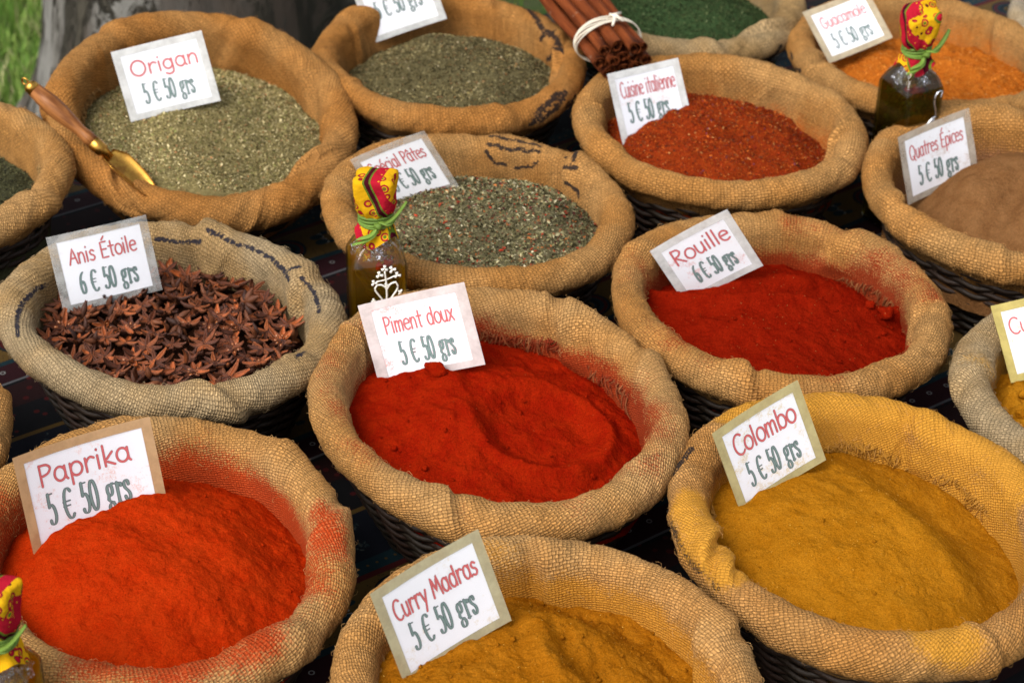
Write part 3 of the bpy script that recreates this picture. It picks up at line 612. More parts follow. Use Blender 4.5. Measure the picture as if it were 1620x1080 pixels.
def hf_tur(x, y):
    z = dome(-.046, .040)(x, y); return z+.006*fbm(x, y, 30, 4, 9, .6)
MT = powder('turmeric_powder', (.31, .115, .005), (.40, .18, .012), big=.5)
o = heap('curcuma', 'turmeric_powder_heap', 'lumpy mustard-yellow powder at the right edge', 'spice powder', MT, hf_tur, 170, 8, .003)
rg = np.random.default_rng(4)
for k in range(46):
    a, r = rg.uniform(2.2, 4.8), RH*rg.uniform(.35, .92); clump(o, 'curcuma', r*math.cos(a), r*math.sin(a), rg.uniform(.003, .008), MT, 60+k)
def hf_cui(x, y):
    z = dome(-.042, .054, -.01, .0)(x, y); return z-.008*ga(x, y, .02, -.02, .04, .02, .7)+.004*fbm(x, y, 24, 3, 3)
MI = powder('italian_seasoning_base', (.18, .02, .004), (.26, .04, .007), grain=500, bump=.0015, big=.5)
o = heap('cuisine', 'italian_seasoning_heap', 'coarse red-brown Italian seasoning with chilli flakes', 'spice blend', MI, hf_cui, 150, 9, .002)
scatter('cuisine', o, 'flakes', 22000, (.0013, .0046), [(.24, .028, .005), (.38, .085, .012), (.13, .012, .004), (.08, .025, .01), (.46, .2, .06), (.10, .045, .08)], [5, 3.0, 4, 2.4, .5, .15], .0018, seed=9)
herb_base = lambda n, c: powder(n, c, tuple(v*1.4 for v in c), grain=500, bump=.0015, big=.5)
# herbs
def hf_ori(x, y): return dome(-.040, .042, .02, -.03)(x, y)+.027*sst(.25, 1, (-y-.25*x)/RH)+.006*sst(.5, 1, -x/RH)-.006*ga(x, y, -.08, -.06, .03, .05)+.003*fbm(x, y, 20, 3, 2)
OR = [(.29, .235, .10), (.20, .16, .06), (.46, .38, .19), (.07, .055, .02), (.60, .50, .27), (.40, .19, .08), (.22, .22, .07)]
o = heap('origan', 'oregano_heap', 'mound of dried grey-green oregano leaves', 'dried herb', herb_base('oregano_base', (.16, .13, .055)), hf_ori, 110, 10, .001)
scatter('origan', o, 'leaf_flakes', 36000, (.0018, .0048), OR, [5, 4, 2.5, 3, .6, .5, 1.2], .0022, seed=10)
def hf_bay(x, y): return dome(-.042, .055, .02, -.01)(x, y)-.008*ga(x, y, -.07, .05, .06, .02, .3)+.003*fbm(x, y, 20, 3, 2)
BA = [(.16, .125, .052), (.10, .08, .033), (.27, .225, .11), (.035, .028, .012), (.38, .31, .18), (.24, .12, .05)]
o = heap('bay', 'basil_heap', 'dark grey-brown crushed basil leaves', 'dried herb', herb_base('basil_base', (.09, .075, .035)), hf_bay, 110, 11, .001)
scatter('bay', o, 'leaf_flakes', 26000, (.0020, .0052), BA, [5, 4, 2.2, 3, .5, .5], .0022, seed=11)
def hf_pat(x, y): return dome(-.040, .056, .02, -.01)(x, y)+.003*fbm(x, y, 20, 3, 2)
PA = [(.19, .165, .075), (.11, .10, .045), (.33, .29, .16), (.035, .03, .013), (.36, .035, .015), (.42, .14, .04), (.11, .025, .025), (.48, .43, .28)]
o = heap('pates', 'pasta_herb_heap', 'grey-green pasta herb mix with red pepper bits', 'herb blend', herb_base('pasta_base', (.11, .095, .05)), hf_pat, 110, 12, .001)
scatter('pates', o, 'leaf_flakes', 22000, (.0026, .0068), PA, [5, 4, 2.6, 4, .7, .5, .8, .5], .0034, seed=12)
def hf_gre(x, y): return dome(-.045, .045)(x, y)
GR = [(.042, .058, .020), (.026, .038, .014), (.075, .095, .036), (.015, .024, .010), (.2, .24, .11)]
o = heap('green', 'green_herb_heap', 'deep green dried herb leaves', 'dried herb', herb_base('green_base', (.03, .055, .02)), hf_gre, 100, 13, .001)
scatter('green', o, 'leaf_flakes', 18000, (.002, .005), GR, [5, 4, 2.2, 3, .3], .0025, seed=13)
o = heap('left', 'dark_herb_heap', 'dark olive dried herbs at the left edge', 'dried herb', herb_base('dark_base', (.05, .05, .025)), dome(-.055, .04), 100, 14, .001)
scatter('left', o, 'leaf_flakes', 18000, (.002, .005), [(.10, .10, .045), (.06, .06, .03), (.16, .15, .07), (.03, .03, .02)], [5, 4, 1.5, 3], .0025, seed=14)
heap('back_right', 'orange_spice_heap', 'orange-brown powder in the top right corner basket', 'spice powder', powder('rust_powder', (.4, .15, .05), (.5, .2, .07)), dome(-.045, .03), 80, 15)
heap('near_left', 'yellow_spice_heap', 'ochre powder in the basket cut off by the left edge', 'spice powder', powder('ochre_powder', (.4, .2, .03), (.5, .26, .05)), dome(-.05, .03), 80, 16)

# ------------------------------------------------------------------ star anise
def anise():
    b = BASK['anis']; rg = np.random.default_rng(21)
    t = NT('anise_pod'); c = t.attr('tint').outputs['Color']; oi = t.n('ShaderNodeObjectInfo'); nz, _ = t.noise(t.obj(), 420, 4, .65)
    rk = oi.outputs['Random']
    col = t.mix(t.math('POWER', rk, 1.6), (.030, .009, .004), (.150, .046, .015)); col = t.mix(1.0, col, c, 'MULTIPLY'); col = t.mix(1.0, col, t.math('MULTIPLY_ADD', nz, 1.3, .35), 'MULTIPLY')
    mp = t.fin(col, .62, t.bump(nz, .0006), spec=.3)
    seed_m = simple('anise_seed', (.30, .10, .03), .15, spec=.6)
    def carpel(openn, k):
        L = .0166*(1+.12*rg.normal()); n = 8; secs = []; cols = []
        for i in range(n):
            q = i/(n-1); x = .0012+L*q; env = math.sin(min(1, .10+q*1.0)*np.pi*.93)**.6; w = .0030*env*(1+.15*openn); h = .0044*env
            up = .0012+.0034*q**3+.0006*math.sin(q*5+k)
            g = openn*.0024*env; d = .0036*env*(.35+.65*min(1, openn))
            secs.append([(x, 0, -h+up), (x, w*.75, -h*.55+up), (x, w, up-.0004), (x, w*.72+g*.25, up+.0010), (x, g, up+.0006), (x, 0, up+.0006-d), (x, -g, up+.0006), (x, -w*.72-g*.25, up+.0010), (x, -w, up-.0004), (x, -w*.75, -h*.55+up)])
            cols += [(1, 1, 1)]*3+[(1.6, 1.4, 1.1)]+[(1.9, 1.55, 1.1)]+[(3.4, 2.4, 1.1)]+[(1.9, 1.55, 1.1)]+[(1.6, 1.4, 1.1)]+[(1, 1, 1)]*2
        V = np.array(secs).reshape(-1, 3); m = 10; i = np.arange(n-1)[:, None]; j = np.arange(m)[None, :]
        Q = np.stack([i*m+j, i*m+(j+1) % m, (i+1)*m+(j+1) % m, (i+1)*m+j], -1).reshape(-1, 4)
        o = make('carpel', V, Q, None, mp, None, True, {'tint': np.array(cols)}, link=False); return o.data
    cm = [carpel(o_, k) for k, o_ in enumerate((.0, .25, .5, .8, 1.0, 1.3, .6, .1))]
    mb = MB(); mb.lathe([(.0001, .0021), (.0014, .0018), (.0022, .0006), (.0020, -.0008), (.0009, -.0032), (.0006, -.006), (.0001, -.0062)], 8); hub = mb.build('hub', mp, None); hub_me = hub.data; C.objects.unlink(hub)
    mb = MB(); mb.lathe([(.0001, .0012), (.0011, .0009), (.0015, 0), (.0011, -.0009), (.0001, -.0012)], 8, sx=1.7); sd_ = mb.build('seed', seed_m, None); seed_me = sd_.data; C.objects.unlink(sd_)
    def ob(n, me, p, loc=(0, 0, 0), rot=(0, 0, 0), sc=1):
        o = bpy.data.objects.new(n, me); C.objects.link(o); o.parent = p; o.location = loc; o.rotation_euler = rot; o.scale = (sc,)*3; return o
    hf = dome(-.040, .018, .0, .01)
    # dark bed of broken pods underneath
    x, y = disc(100); V = b['fr'](np.stack([x, y, hf(x, y)-.012+.003*fbm(x, y, 60, 3, 4)], -1))
    bed = make('broken_anise', V, gridq(100, 100), None, powder('anise_dust', (.018, .007, .004), (.03, .012, .006)), None, True); bed.location = b['loc']
    tag(bed, 'dark layer of broken star anise beneath the whole pods', 'star anise', kind='stuff')
    pts = []; tries = 0; layers = ((.0235, 0.000), (.0265, .0065))
    for dmin, dz in layers:
        lay = []; tries = 0
        while tries < 5000:
            tries += 1; r = .149*math.sqrt(rg.random()); a = rg.uniform(0, 2*np.pi); p = (r*math.cos(a), r*math.sin(a))
            if all((p[0]-q[0])**2+(p[1]-q[1])**2 < 0 or (p[0]-q[0])**2+(p[1]-q[1])**2 > dmin*dmin for q in lay): lay.append(p)
        pts += [(p[0], p[1], dz) for p in lay]
    for (px, py, dz) in pts:
        z = float(hf(np.array(px), np.array(py)))+dz+rg.uniform(-.002, .003); W = b['fr'](np.array([px, py, z]))
        q = rg.random(); tx = rg.normal(0, .22) if q < .86 else rg.uniform(1.2, 2.6); ty = rg.normal(0, .22)
        root = empty('star_anise', (b['loc'][0]+W[0], b['loc'][1]+W[1], W[2]), (tx, ty, rg.uniform(0, 6.3))); sc = rg.uniform(.85, 1.15); root.scale = (sc,)*3
        tag(root, 'brown star anise pod lying in the greyish burlap basket', 'star anise', 'whole star anise pods')
        ob('hub', hub_me, root)
        nc = 8; skip = set(rg.choice(8, rg.choice([0, 0, 0, 1, 2]), replace=False).tolist()); mood = rg.integers(0, 8)
        for k in range(nc):
            if k in skip: continue
            mi = (mood+rg.integers(0, 3)) % 8; a = k*2*np.pi/8+rg.normal(0, .06)
            c_ = ob('carpel', cm[mi], root, (0, 0, 0), (rg.normal(0, .12), -rg.uniform(-.08, .12), a), rg.uniform(.82, 1.1))
            if mi in (3, 4, 5) and rg.random() < .7: ob('seed', seed_me, c_, (.0078, 0, .0006), (0, 0, 0), .95)
    for k in range(70):
        r = .148*math.sqrt(rg.random()); a = rg.uniform(0, 2*np.pi); px, py = r*math.cos(a), r*math.sin(a); z = float(hf(np.array(px), np.array(py)))+rg.uniform(.004, .012); W = b['fr'](np.array([px, py, z]))
        o = ob('loose_carpel', cm[rg.integers(0, 8)], None, (b['loc'][0]+W[0], b['loc'][1]+W[1], W[2]), tuple(rg.uniform(0, 6, 3)), 1.0)
        tag(o, 'loose boat-shaped piece broken off a star anise', 'star anise piece', 'loose star anise pieces')
    print('stars', len(pts))
anise()

# ------------------------------------------------------------------ lettering
def arc(cx, cy, rx, ry, a0, a1, n=16):
    a = np.radians(np.linspace(a0, a1, n)); return [(cx+rx*math.cos(t), cy+ry*math.sin(t)) for t in a]
def ell(cx, cy, rx, ry): return arc(cx, cy, rx, ry, 90, 450, 22)
H = {
'O': ([ell(.42, .5, .38, .5)], .92), 'r': ([[(.1, .66), (.1, 0)], [(.1, .40), (.2, .57), (.34, .66), (.48, .58)]], .54),
'i': ([[(.1, .64), (.1, 0)], [(.1, .9), (.1, .93)]], .28), 'g': ([ell(.28, .34, .23, .31), [(.52, .64), (.52, -.08), (.44, -.27), (.25, -.33), (.08, -.24)]], .68),
'a': ([ell(.29, .33, .24, .33), [(.53, .64), (.53, .15), (.6, 0)]], .68), 'n': ([[(.08, .64), (.08, 0)], [(.08, .4), (.2, .59), (.34, .65), (.46, .55), (.5, .35), (.5, 0)]], .64),
'B': ([[(.1, 0), (.1, 1)], [(.1, 1), (.4, .96), (.5, .78), (.38, .58), (.12, .54), (.48, .48), (.6, .27), (.45, .05), (.1, 0)]], .72),
's': ([[(.42, .56), (.25, .66), (.09, .54), (.16, .39), (.35, .3), (.42, .15), (.27, 0), (.05, .07)]], .52), 'l': ([[(.1, 1), (.1, 0)]], .28),
'c': ([arc(.32, .33, .27, .33, 50, 310)], .56), 'C': ([arc(.42, .5, .37, .5, 50, 310)], .74), 'u': ([[(.08, .64), (.09, .22), (.17, .04), (.3, 0), (.44, .12), (.5, .3)], [(.5, .64), (.5, 0)]], .64),
't': ([[(.24, .95), (.24, .1), (.34, 0)], [(.04, .64), (.46, .64)]], .52), 'e': ([[(.06, .36), (.53, .38), (.49, .55), (.32, .65), (.12, .57), (.05, .33), (.14, .08), (.34, 0), (.52, .08)]], .62),
'p': ([[(.1, .64), (.1, -.35)], ell(.35, .33, .25, .32)], .68), 'P': ([[(.1, 1), (.1, 0)], [(.1, .98), (.42, .95), (.57, .76), (.42, .53), (.1, .46)]], .66),
'S': ([[(.55, .86), (.35, 1), (.12, .87), (.15, .63), (.45, .47), (.58, .25), (.38, .02), (.06, .1)]], .7), 'G': ([[(.62, .84), (.42, 1), (.16, .85), (.06, .45), (.2, .08), (.46, 0), (.66, .18), (.68, .44), (.42, .44)]], .82),
'm': ([[(.08, .64), (.08, 0)], [(.08, .4), (.18, .59), (.3, .64), (.38, .5), (.38, 0)], [(.38, .42), (.5, .6), (.62, .64), (.7, .5), (.7, 0)]], .84), 'o': ([ell(.31, .33, .27, .33)], .64),
'A': ([[(.02, 0), (.4, 1), (.66, 0)], [(.16, .38), (.56, .38)]], .74), 'E': ([[(.55, .98), (.1, .98), (.1, 0), (.58, 0)], [(.1, .52), (.5, .52)]], .66),
'R': ([[(.1, 0), (.1, 1)], [(.1, .98), (.42, .94), (.55, .75), (.4, .56), (.14, .5), (.6, 0)]], .7), 'Q': ([ell(.44, .5, .4, .5), [(.5, .25), (.85, -.12)]], .98),
'd': ([ell(.29, .33, .24, .33), [(.53, 1), (.53, 0)]], .68), 'x': ([[(.05, .64), (.5, 0)], [(.48, .64), (.04, 0)]], .58), 'M': ([[(.05, 0), (.18, 1), (.42, .25), (.66, 1), (.82, 0)]], .92),
'y': ([[(.05, .64), (.28, .06)], [(.52, .64), (.14, -.35)]], .58), 'k': ([[(.1, 1), (.1, 0)], [(.46, .62), (.12, .25), (.5, 0)]], .58), 'b': ([[(.1, 1), (.1, 0)], ell(.35, .33, .25, .33)], .68), ' ': ([], .42)}
H['É'] = (H['E'][0]+[[(.26, 1.12), (.46, 1.32)]], .66); H['é'] = (H['e'][0]+[[(.24, .8), (.42, 1.0)]], .62); H['â'] = (H['a'][0]+[[(.12, .8), (.28, .98), (.44, .8)]], .68)
SF = {
'5': ([[(.15, .95), (.45, .95)], [(.16, .96), (.13, .56)], [(.13, .56), (.27, .62), (.41, .52), (.47, .3), (.41, .1), (.27, .0), (.1, .04), (.06, .14)]], .56),
'0': ([ell(.29, .48, .21, .48)], .58), '6': ([[(.46, .95), (.3, .86), (.15, .65), (.09, .35), (.15, .08), (.28, 0), (.42, .08), (.47, .29), (.41, .5), (.29, .57), (.13, .42)]], .56),
'€': ([arc(.40, .48, .30, .48, 50, 310), [(.0, .56), (.5, .56)], [(.0, .42), (.46, .42)]], .72),
'g': ([ell(.27, .48, .16, .18), [(.38, .6), (.47, .68), (.54, .66)], [(.16, .33), (.10, .2), (.2, .13), (.42, .08)], ell(.27, -.07, .18, .14)], .62),
'r': ([[(.16, .66), (.16, 0)], [(.03, .02), (.31, .02)], [(.03, .64), (.16, .64)], [(.16, .46), (.26, .63), (.40, .62), (.41, .54)]], .52),
's': ([[(.37, .52), (.34, .63), (.22, .66), (.10, .58), (.12, .44), (.32, .28), (.37, .14), (.28, .01), (.14, .02), (.06, .16)]], .44), ' ': ([], .50)}
def spl(P, n=4):
    P = np.array(P, float)
    if len(P) < 3: return P
    closed = np.allclose(P[0], P[-1]); out = []
    for i in range(len(P)-1):
        p0 = P[i-1] if i > 0 else (P[-2] if closed else P[0]); p1, p2 = P[i], P[i+1]; p3 = P[i+2] if i+2 < len(P) else (P[1] if closed else P[-1])
        # keep sharp corners sharp
        d1 = p2-p1
        def ang(a, b): return (a@b)/(np.linalg.norm(a)*np.linalg.norm(b)+1e-9)
        if i > 0 and ang(p1-p0, d1) < .3: p0 = p1-(p2-p1)
        if i+2 < len(P) and ang(d1, p3-p2) < .3: p3 = p2+(p2-p1)
        for k in range(n):
            t = k/n; out.append(.5*((2*p1)+(-p0+p2)*t+(2*p0-5*p1+4*p2-p3)*t*t+(-p0+3*p1-3*p2+p3)*t**3))
    out.append(P[-1]); return np.array(out)
def ribbon(mb, P, wf, z, dz=4e-6):
    P = np.asarray(P, float); closed = np.allclose(P[0], P[-1]) and len(P) > 4
    d = np.gradient(P, axis=0)
    if closed: d[0] = d[-1] = P[1]-P[-2]
    d /= np.linalg.norm(d, axis=1)[:, None]+1e-12; n = np.stack([-d[:, 1], d[:, 0]], -1); w_ = wf(d)[:, None]/2
    zz = z+np.arange(len(P))*dz*.05
    V = np.stack([np.c_[P+n*w_, zz], np.c_[P-n*w_, zz]], 1).reshape(-1, 3); i = np.arange(len(P)-1)[:, None]*2
    mb.add(V, i+np.array([[0, 1, 3, 2]]))
    if not closed:
        for e in (0, -1):
            c = P[e]; r = w_[e, 0]; a = np.linspace(0, 2*np.pi, 11)[:-1]; V = np.c_[c[0]+r*np.cos(a), c[1]+r*np.sin(a), np.full(10, zz[e]+dz)]
            V = np.vstack([V, [c[0], c[1], zz[e]+dz]]); mb.add(V, None, [(k, (k+1) % 10, 10) for k in range(10)])
def text(txt, font, x0, x1, base, cap, serif, mbF, mbO, z, stroke):
    adv = sum(font[c][1] for c in txt)-.12; sx = (x1-x0)/adv; x = x0; k = 0
    for ch in txt:
        st, a = font[ch]
        for s in st:
            P = spl(s); P = np.array([(x+p[0]*sx, base+p[1]*cap) for p in P])
            if serif: f = lambda d: cap*(.018+.060*np.abs(d[:, 1])**1.6)
            else: f = lambda d: np.full(len(d), stroke)
            k += 1; ol = cap*.015 if serif else stroke*.14
            ribbon(mbO, P, lambda d: f(d)+2*ol, z+k*6e-6); ribbon(mbF, P, f, z+.00025+k*6e-6)
        x += a*sx
def red_m(): return simple('lettering_red', (.62, .085, .085), .6)
M_red = simple('lettering_red', (.62, .12, .125), .6); M_redo = simple('lettering_outline', (.16, .045, .055), .6)
M_grn = simple('lettering_green', (.17, .25, .235), .6); M_grno = simple('lettering_dark', (.04, .055, .065), .6)

def paper(name, dust, amt, seed):
    t = NT(name); o = t.obj(); mp = t.n('ShaderNodeMapping'); mp.inputs['Location'].default_value = (seed, seed*2, 0); t.t.links.new(o, mp.inputs[0]); v = mp.outputs[0]
    a, _ = t.noise(v, 26, 5, .7); b, _ = t.noise(v, 700, 3, .7); c, _ = t.noise(v, 160, 4, .7)
    f = t.math('MULTIPLY', t.ss(t.math('ADD', a, t.math('MULTIPLY_ADD', c, .5, -.25)), .585-.30*amt, .76-.30*amt), t.ss(b, .40, .56))
    return t.fin(t.mix(t.math('MULTIPLY', f, min(1, .45+amt)), (.84, .845, .885), dust), .5, spec=.3)
def pouch(name, tintc, op, seed):
    t = NT(name); o = t.obj(); tr = t.n('ShaderNodeBsdfTransparent'); tr.inputs[0].default_value = (.985, .985, .98, 1)
    a, _ = t.noise(o, 40, 5, .7); e = t.attr('edge').outputs['Fac']
    mx = t.n('ShaderNodeMixShader'); f = t.math('MULTIPLY', e, t.math('MULTIPLY_ADD', t.ss(a, .3, .7), .35, op-.1), clamp=True)
    t.set(mx.inputs[0], t.math('ADD', f, .012, clamp=True)); t.t.links.new(tr.outputs[0], mx.inputs[1]); t.t.links.new(t.b.outputs[0], mx.inputs[2]); t.t.links.new(mx.outputs[0], t.out.inputs[0])
    gl = t.n('ShaderNodeBsdfGlossy'); gl.inputs['Roughness'].default_value = .12; fr = t.n('ShaderNodeFresnel'); fr.inputs[0].default_value = 1.4
    m2 = t.n('ShaderNodeMixShader'); t.set(m2.inputs[0], t.math('MULTIPLY', fr.outputs[0], .30)); t.t.links.new(mx.outputs[0], m2.inputs[1]); t.t.links.new(gl.outputs[0], m2.inputs[2]); t.t.links.new(m2.outputs[0], t.out.inputs[0])
    return t.fin(tintc, .4, t.bump(a, .0006), spec=.4)
def price_tag(name, price, q, label, dust, amt, tintc, op, nx=(.10, .90), px=(.20, .82), nb=.59, nc=.205, pb=.19, pc=.29, st=.0019, bend=1.1, seed=1, bx=.010, lines=True):
    x, y, z, yaw, tl, ro, W, Hh = q
    cy, sy, ct, s_, cr, sr = math.cos(yaw), math.sin(yaw), math.cos(tl), math.sin(tl), math.cos(ro), math.sin(ro)
    Z = Matrix(((cy, -sy, 0), (sy, cy, 0), (0, 0, 1))); B = Matrix(((1, 0, 0), (0, s_, -ct), (0, ct, s_))); Rr = Matrix(((cr, -sr, 0), (sr, cr, 0), (0, 0, 1)))
    root = empty('price_sign', (0, 0, 0)); mw = (Z@B@Rr).to_4x4(); mw.translation = (x, y, z); root.matrix_world = mw; tag(root, label, 'price sign', 'laminated price signs')
    def bf(V):
        V = np.array(V, float); V[:, 2] += bend*V[:, 0]**2-.10*bend*(V[:, 1]-Hh/2)*V[:, 0]; return V
    pw, x0, x1, y0, y1 = W-2*bx, -W/2+bx, W/2-bx, .008, Hh-.009
    nu, nv = 14, 10; gx, gy = np.meshgrid(np.linspace(x0, x1, nu), np.linspace(y0, y1, nv), indexing='ij'); n_ = nu*nv
    top = np.stack([gx, gy, 0*gx], -1).reshape(-1, 3); bot = top+[0, 0, -.0003]
    make('paper', bf(np.vstack([top, bot])), np.vstack([gridq(nu, nv), gridq(nu, nv, off=n_)[:, ::-1]]), None, paper('paper_'+str(seed), dust, amt, seed), root, False)
    gx, gy = np.meshgrid(np.concatenate([np.linspace(-W/2, x0, 3), [x0+.0007], np.linspace(x0, x1, 10)[1:-1], [x1-.0007], np.linspace(x1, W/2, 3)]), np.concatenate([np.linspace(0, y0, 3), [y0+.0007], np.linspace(y0, y1, 8)[1:-1], [y1-.0007], np.linspace(y1, Hh, 3)]), indexing='ij')
    nu, nv = gx.shape; n_ = nu*nv; f = np.stack([gx, gy, 0*gx+.0007], -1).reshape(-1, 3); bk = f-[0, 0, .0014]
    ed = np.where((gx < x0+.0003) | (gx > x1-.0003) | (gy < y0+.0003) | (gy > y1-.0003), 1., 0.).ravel()
    # hard step between film over paper and sealed border
    make('laminate_pouch', bf(np.vstack([f, bk])), np.vstack([gridq(nu, nv), gridq(nu, nv, off=n_)[:, ::-1]]), None, pouch('pouch_'+str(seed), tintc, op, seed), root, True, {'edge': np.tile(ed, 2)})
    if lines:
        F_, O_ = MB(), MB(); text(name, H, x0+nx[0]*pw, x0+nx[1]*pw, nb*Hh, nc*Hh, False, F_, O_, .00012, st)
        for mbx, nm, mm in ((O_, 'name_outline', M_redo), (F_, 'spice_name', M_red)): mbx.build(nm, mm, root, False, fn=bf)
        F_, O_ = MB(), MB(); text(price, SF, x0+px[0]*pw, x0+px[1]*pw, pb*Hh, pc*Hh, True, F_, O_, .00012, 0)
        for mbx, nm, mm in ((O_, 'price_outline', M_grno), (F_, 'price', M_grn)): mbx.build(nm, mm, root, False, fn=bf)
    return root
CL, YE, OG = (.62, .62, .60), (.42, .36, .17), (.44, .27, .13)
P5, P6 = '5 € 50 grs', '6 € 50 grs'
price_tag('Origan', P5, (-0.4683, 2.5806, 0.0022, 0.0332, 0.3061, 0.2508, 0.1268, 0.0982), 'white price sign reading Origan in the oregano', (.5, .45, .3), .02, CL, .62, seed=1, nx=(.08, .94), px=(.16, .80), nc=.21, st=.0021)
price_tag('Basilic', P5, (-0.1665, 2.8863, -0.0122, -0.0478, 0.2153, 0.3778, 0.1201, 0.0916), 'white price sign cut by the top edge, only 5 € 50 grs fully visible', (.5, .45, .3), .02, CL, .6, seed=2, px=(.12, .82), pb=.34, nb=.72)
price_tag('Cuisine italienne', P5, (0.1914, 2.5907, -0.0200, 0.5540, 0.5398, -0.0156, 0.1165, 0.0981), 'smudged white price sign reading Cuisine italienne', (.55, .25, .15), .12, CL, .7, seed=3, nx=(.06, .97), px=(.12, .78), pb=.26, nb=.62, nc=.22, st=.0014)
price_tag('Spécial Pâtes', P5, (-0.1208, 2.3874, -0.0144, -0.2052, -0.0718, 0.5303, 0.1156, 0.0901), 'white price sign reading Spécial Pâtes half behind the oil bottle', (.5, .45, .3), .02, (.50, .47, .42), .30, seed=4, nx=(.05, .92), px=(.22, .86), nc=.2, st=.0015, nb=.62, pb=.25)
price_tag('Guacamole', P5, (0.5008, 2.8499, -0.0065, 0.3687, 0.8395, 0.2204, 0.1157, 0.0862), 'white price sign reading Guacamole', (.5, .3, .1), .04, (.5, .42, .28), .55, seed=5, nx=(.10, .92), px=(.16, .84), st=.0015)
price_tag('Anis Étoile', P6, (-0.4768, 2.1258, -0.0181, 0.3231, 0.2587, 0.0995, 0.1194, 0.0954), 'clean white price sign reading Anis Étoile', (.5, .45, .3), .01, (.50, .50, .48), .26, seed=6, nx=(.10, .90), px=(.16, .84), st=.0016, bend=-.6)
price_tag('Rouille', P6, (0.2582, 2.2072, -0.0185, 0.0280, 0.0385, 0.5804, 0.1071, 0.0907), 'steeply tilted price sign reading Rouille speckled with red dust', (.6, .12, .08), .16, CL, .6, seed=7, nx=(.08, .93), px=(.22, .84), nc=.24, pb=.2, st=.0020)
price_tag('Quatres Épices', P5, (0.5687, 2.4826, -0.0301, 0.5073, 0.2802, 0.1289, 0.1195, 0.0959), 'stained price sign reading Quatres Épices', (.45, .28, .18), .20, (.45, .40, .33), .45, seed=8, nx=(.06, .94), px=(.16, .80), st=.0014)
price_tag('Piment doux', P5, (-0.0890, 1.9924, -0.0178, -0.1077, 0.3199, 0.3087, 0.1256, 0.0980), 'red-dusted price sign reading Piment doux in a wide clear pouch', (.75, .22, .16), .32, (.60, .52, .50), .72, seed=9, nx=(.10, .90), px=(.20, .82), st=.0016, bx=.0125)
price_tag('Paprika', P5, (-0.4125, 1.6832, -0.0244, 0.5820, 0.3537, -0.0167, 0.1467, 0.1156), 'price sign reading Paprika with an orange-brown stained border', (.72, .30, .2), .15, OG, .75, seed=10, nx=(.10, .86), px=(.12, .80), nc=.19, nb=.66, pb=.30, st=.0021, bend=1.6)
price_tag('Colombo', P5, (0.2912, 1.7960, -0.0130, 0.5691, 0.4061, 0.2008, 0.1195, 0.0975), 'yellow-stained price sign reading Colombo', (.62, .45, .15), .28, YE, .72, seed=11, nx=(.10, .93), px=(.16, .84), nc=.235, st=.0021)
price_tag('Curry Madras', P5, (-0.0435, 1.5079, -0.0017, 0.6313, 0.3945, 0.1408, 0.1260, 0.1003), 'price sign reading Curry Madras with a khaki border', (.6, .45, .2), .06, (.40, .36, .22), .68, seed=12, nx=(.06, .95), px=(.14, .82), st=.0018, nb=.60, pb=.24)
price_tag('Curcuma', P5, (0.6325, 2.0390, -0.0202, 0.2162, 0.7215, 0.1300, 0.1183, 0.0919), 'yellow-bordered price sign cut off by the right edge', (.6, .42, .1), .25, (.5, .40, .12), .7, seed=13, nx=(.06, .95), px=(.3, .95), st=.0017)

# ------------------------------------------------------------------ bottles
def glass(name, tintc, gl=.8):
    t = NT(name); tr = t.n('ShaderNodeBsdfTransparent'); tr.inputs[0].default_value = (*tintc, 1); g = t.n('ShaderNodeBsdfGlossy'); g.inputs['Roughness'].default_value = .03
    fr = t.n('ShaderNodeFresnel'); fr.inputs[0].default_value = 1.5; mx = t.n('ShaderNodeMixShader'); t.set(mx.inputs[0], t.math('MULTIPLY', fr.outputs[0], gl))
    nz, _ = t.noise(t.obj(), 26, 2); nb = t.bump(nz, .0015); t.t.links.new(nb, g.inputs['Normal']); t.t.links.new(nb, fr.inputs['Normal'])
    t.t.links.new(tr.outputs[0], mx.inputs[1]); t.t.links.new(g.outputs[0], mx.inputs[2]); t.t.links.new(mx.outputs[0], t.out.inputs[0]); return t.m
def oilm(name, c, dens=.5):
    t = NT(name); tr = t.n('ShaderNodeBsdfTransparent'); tr.inputs[0].default_value = (*c, 1); tl = t.n('ShaderNodeBsdfTranslucent'); tl.inputs[0].default_value = (c[0]*.9, c[1]*.8, c[2]*.6, 1)
    lw = t.n('ShaderNodeLayerWeight'); lw.inputs[0].default_value = .25
    mx = t.n('ShaderNodeMixShader'); t.set(mx.inputs[0], t.math('MULTIPLY_ADD', lw.outputs['Facing'], .5, dens*.32)); t.t.links.new(tr.outputs[0], mx.inputs[1]); t.t.links.new(tl.outputs[0], mx.inputs[2]); t.t.links.new(mx.outputs[0], t.out.inputs[0]); return t.m
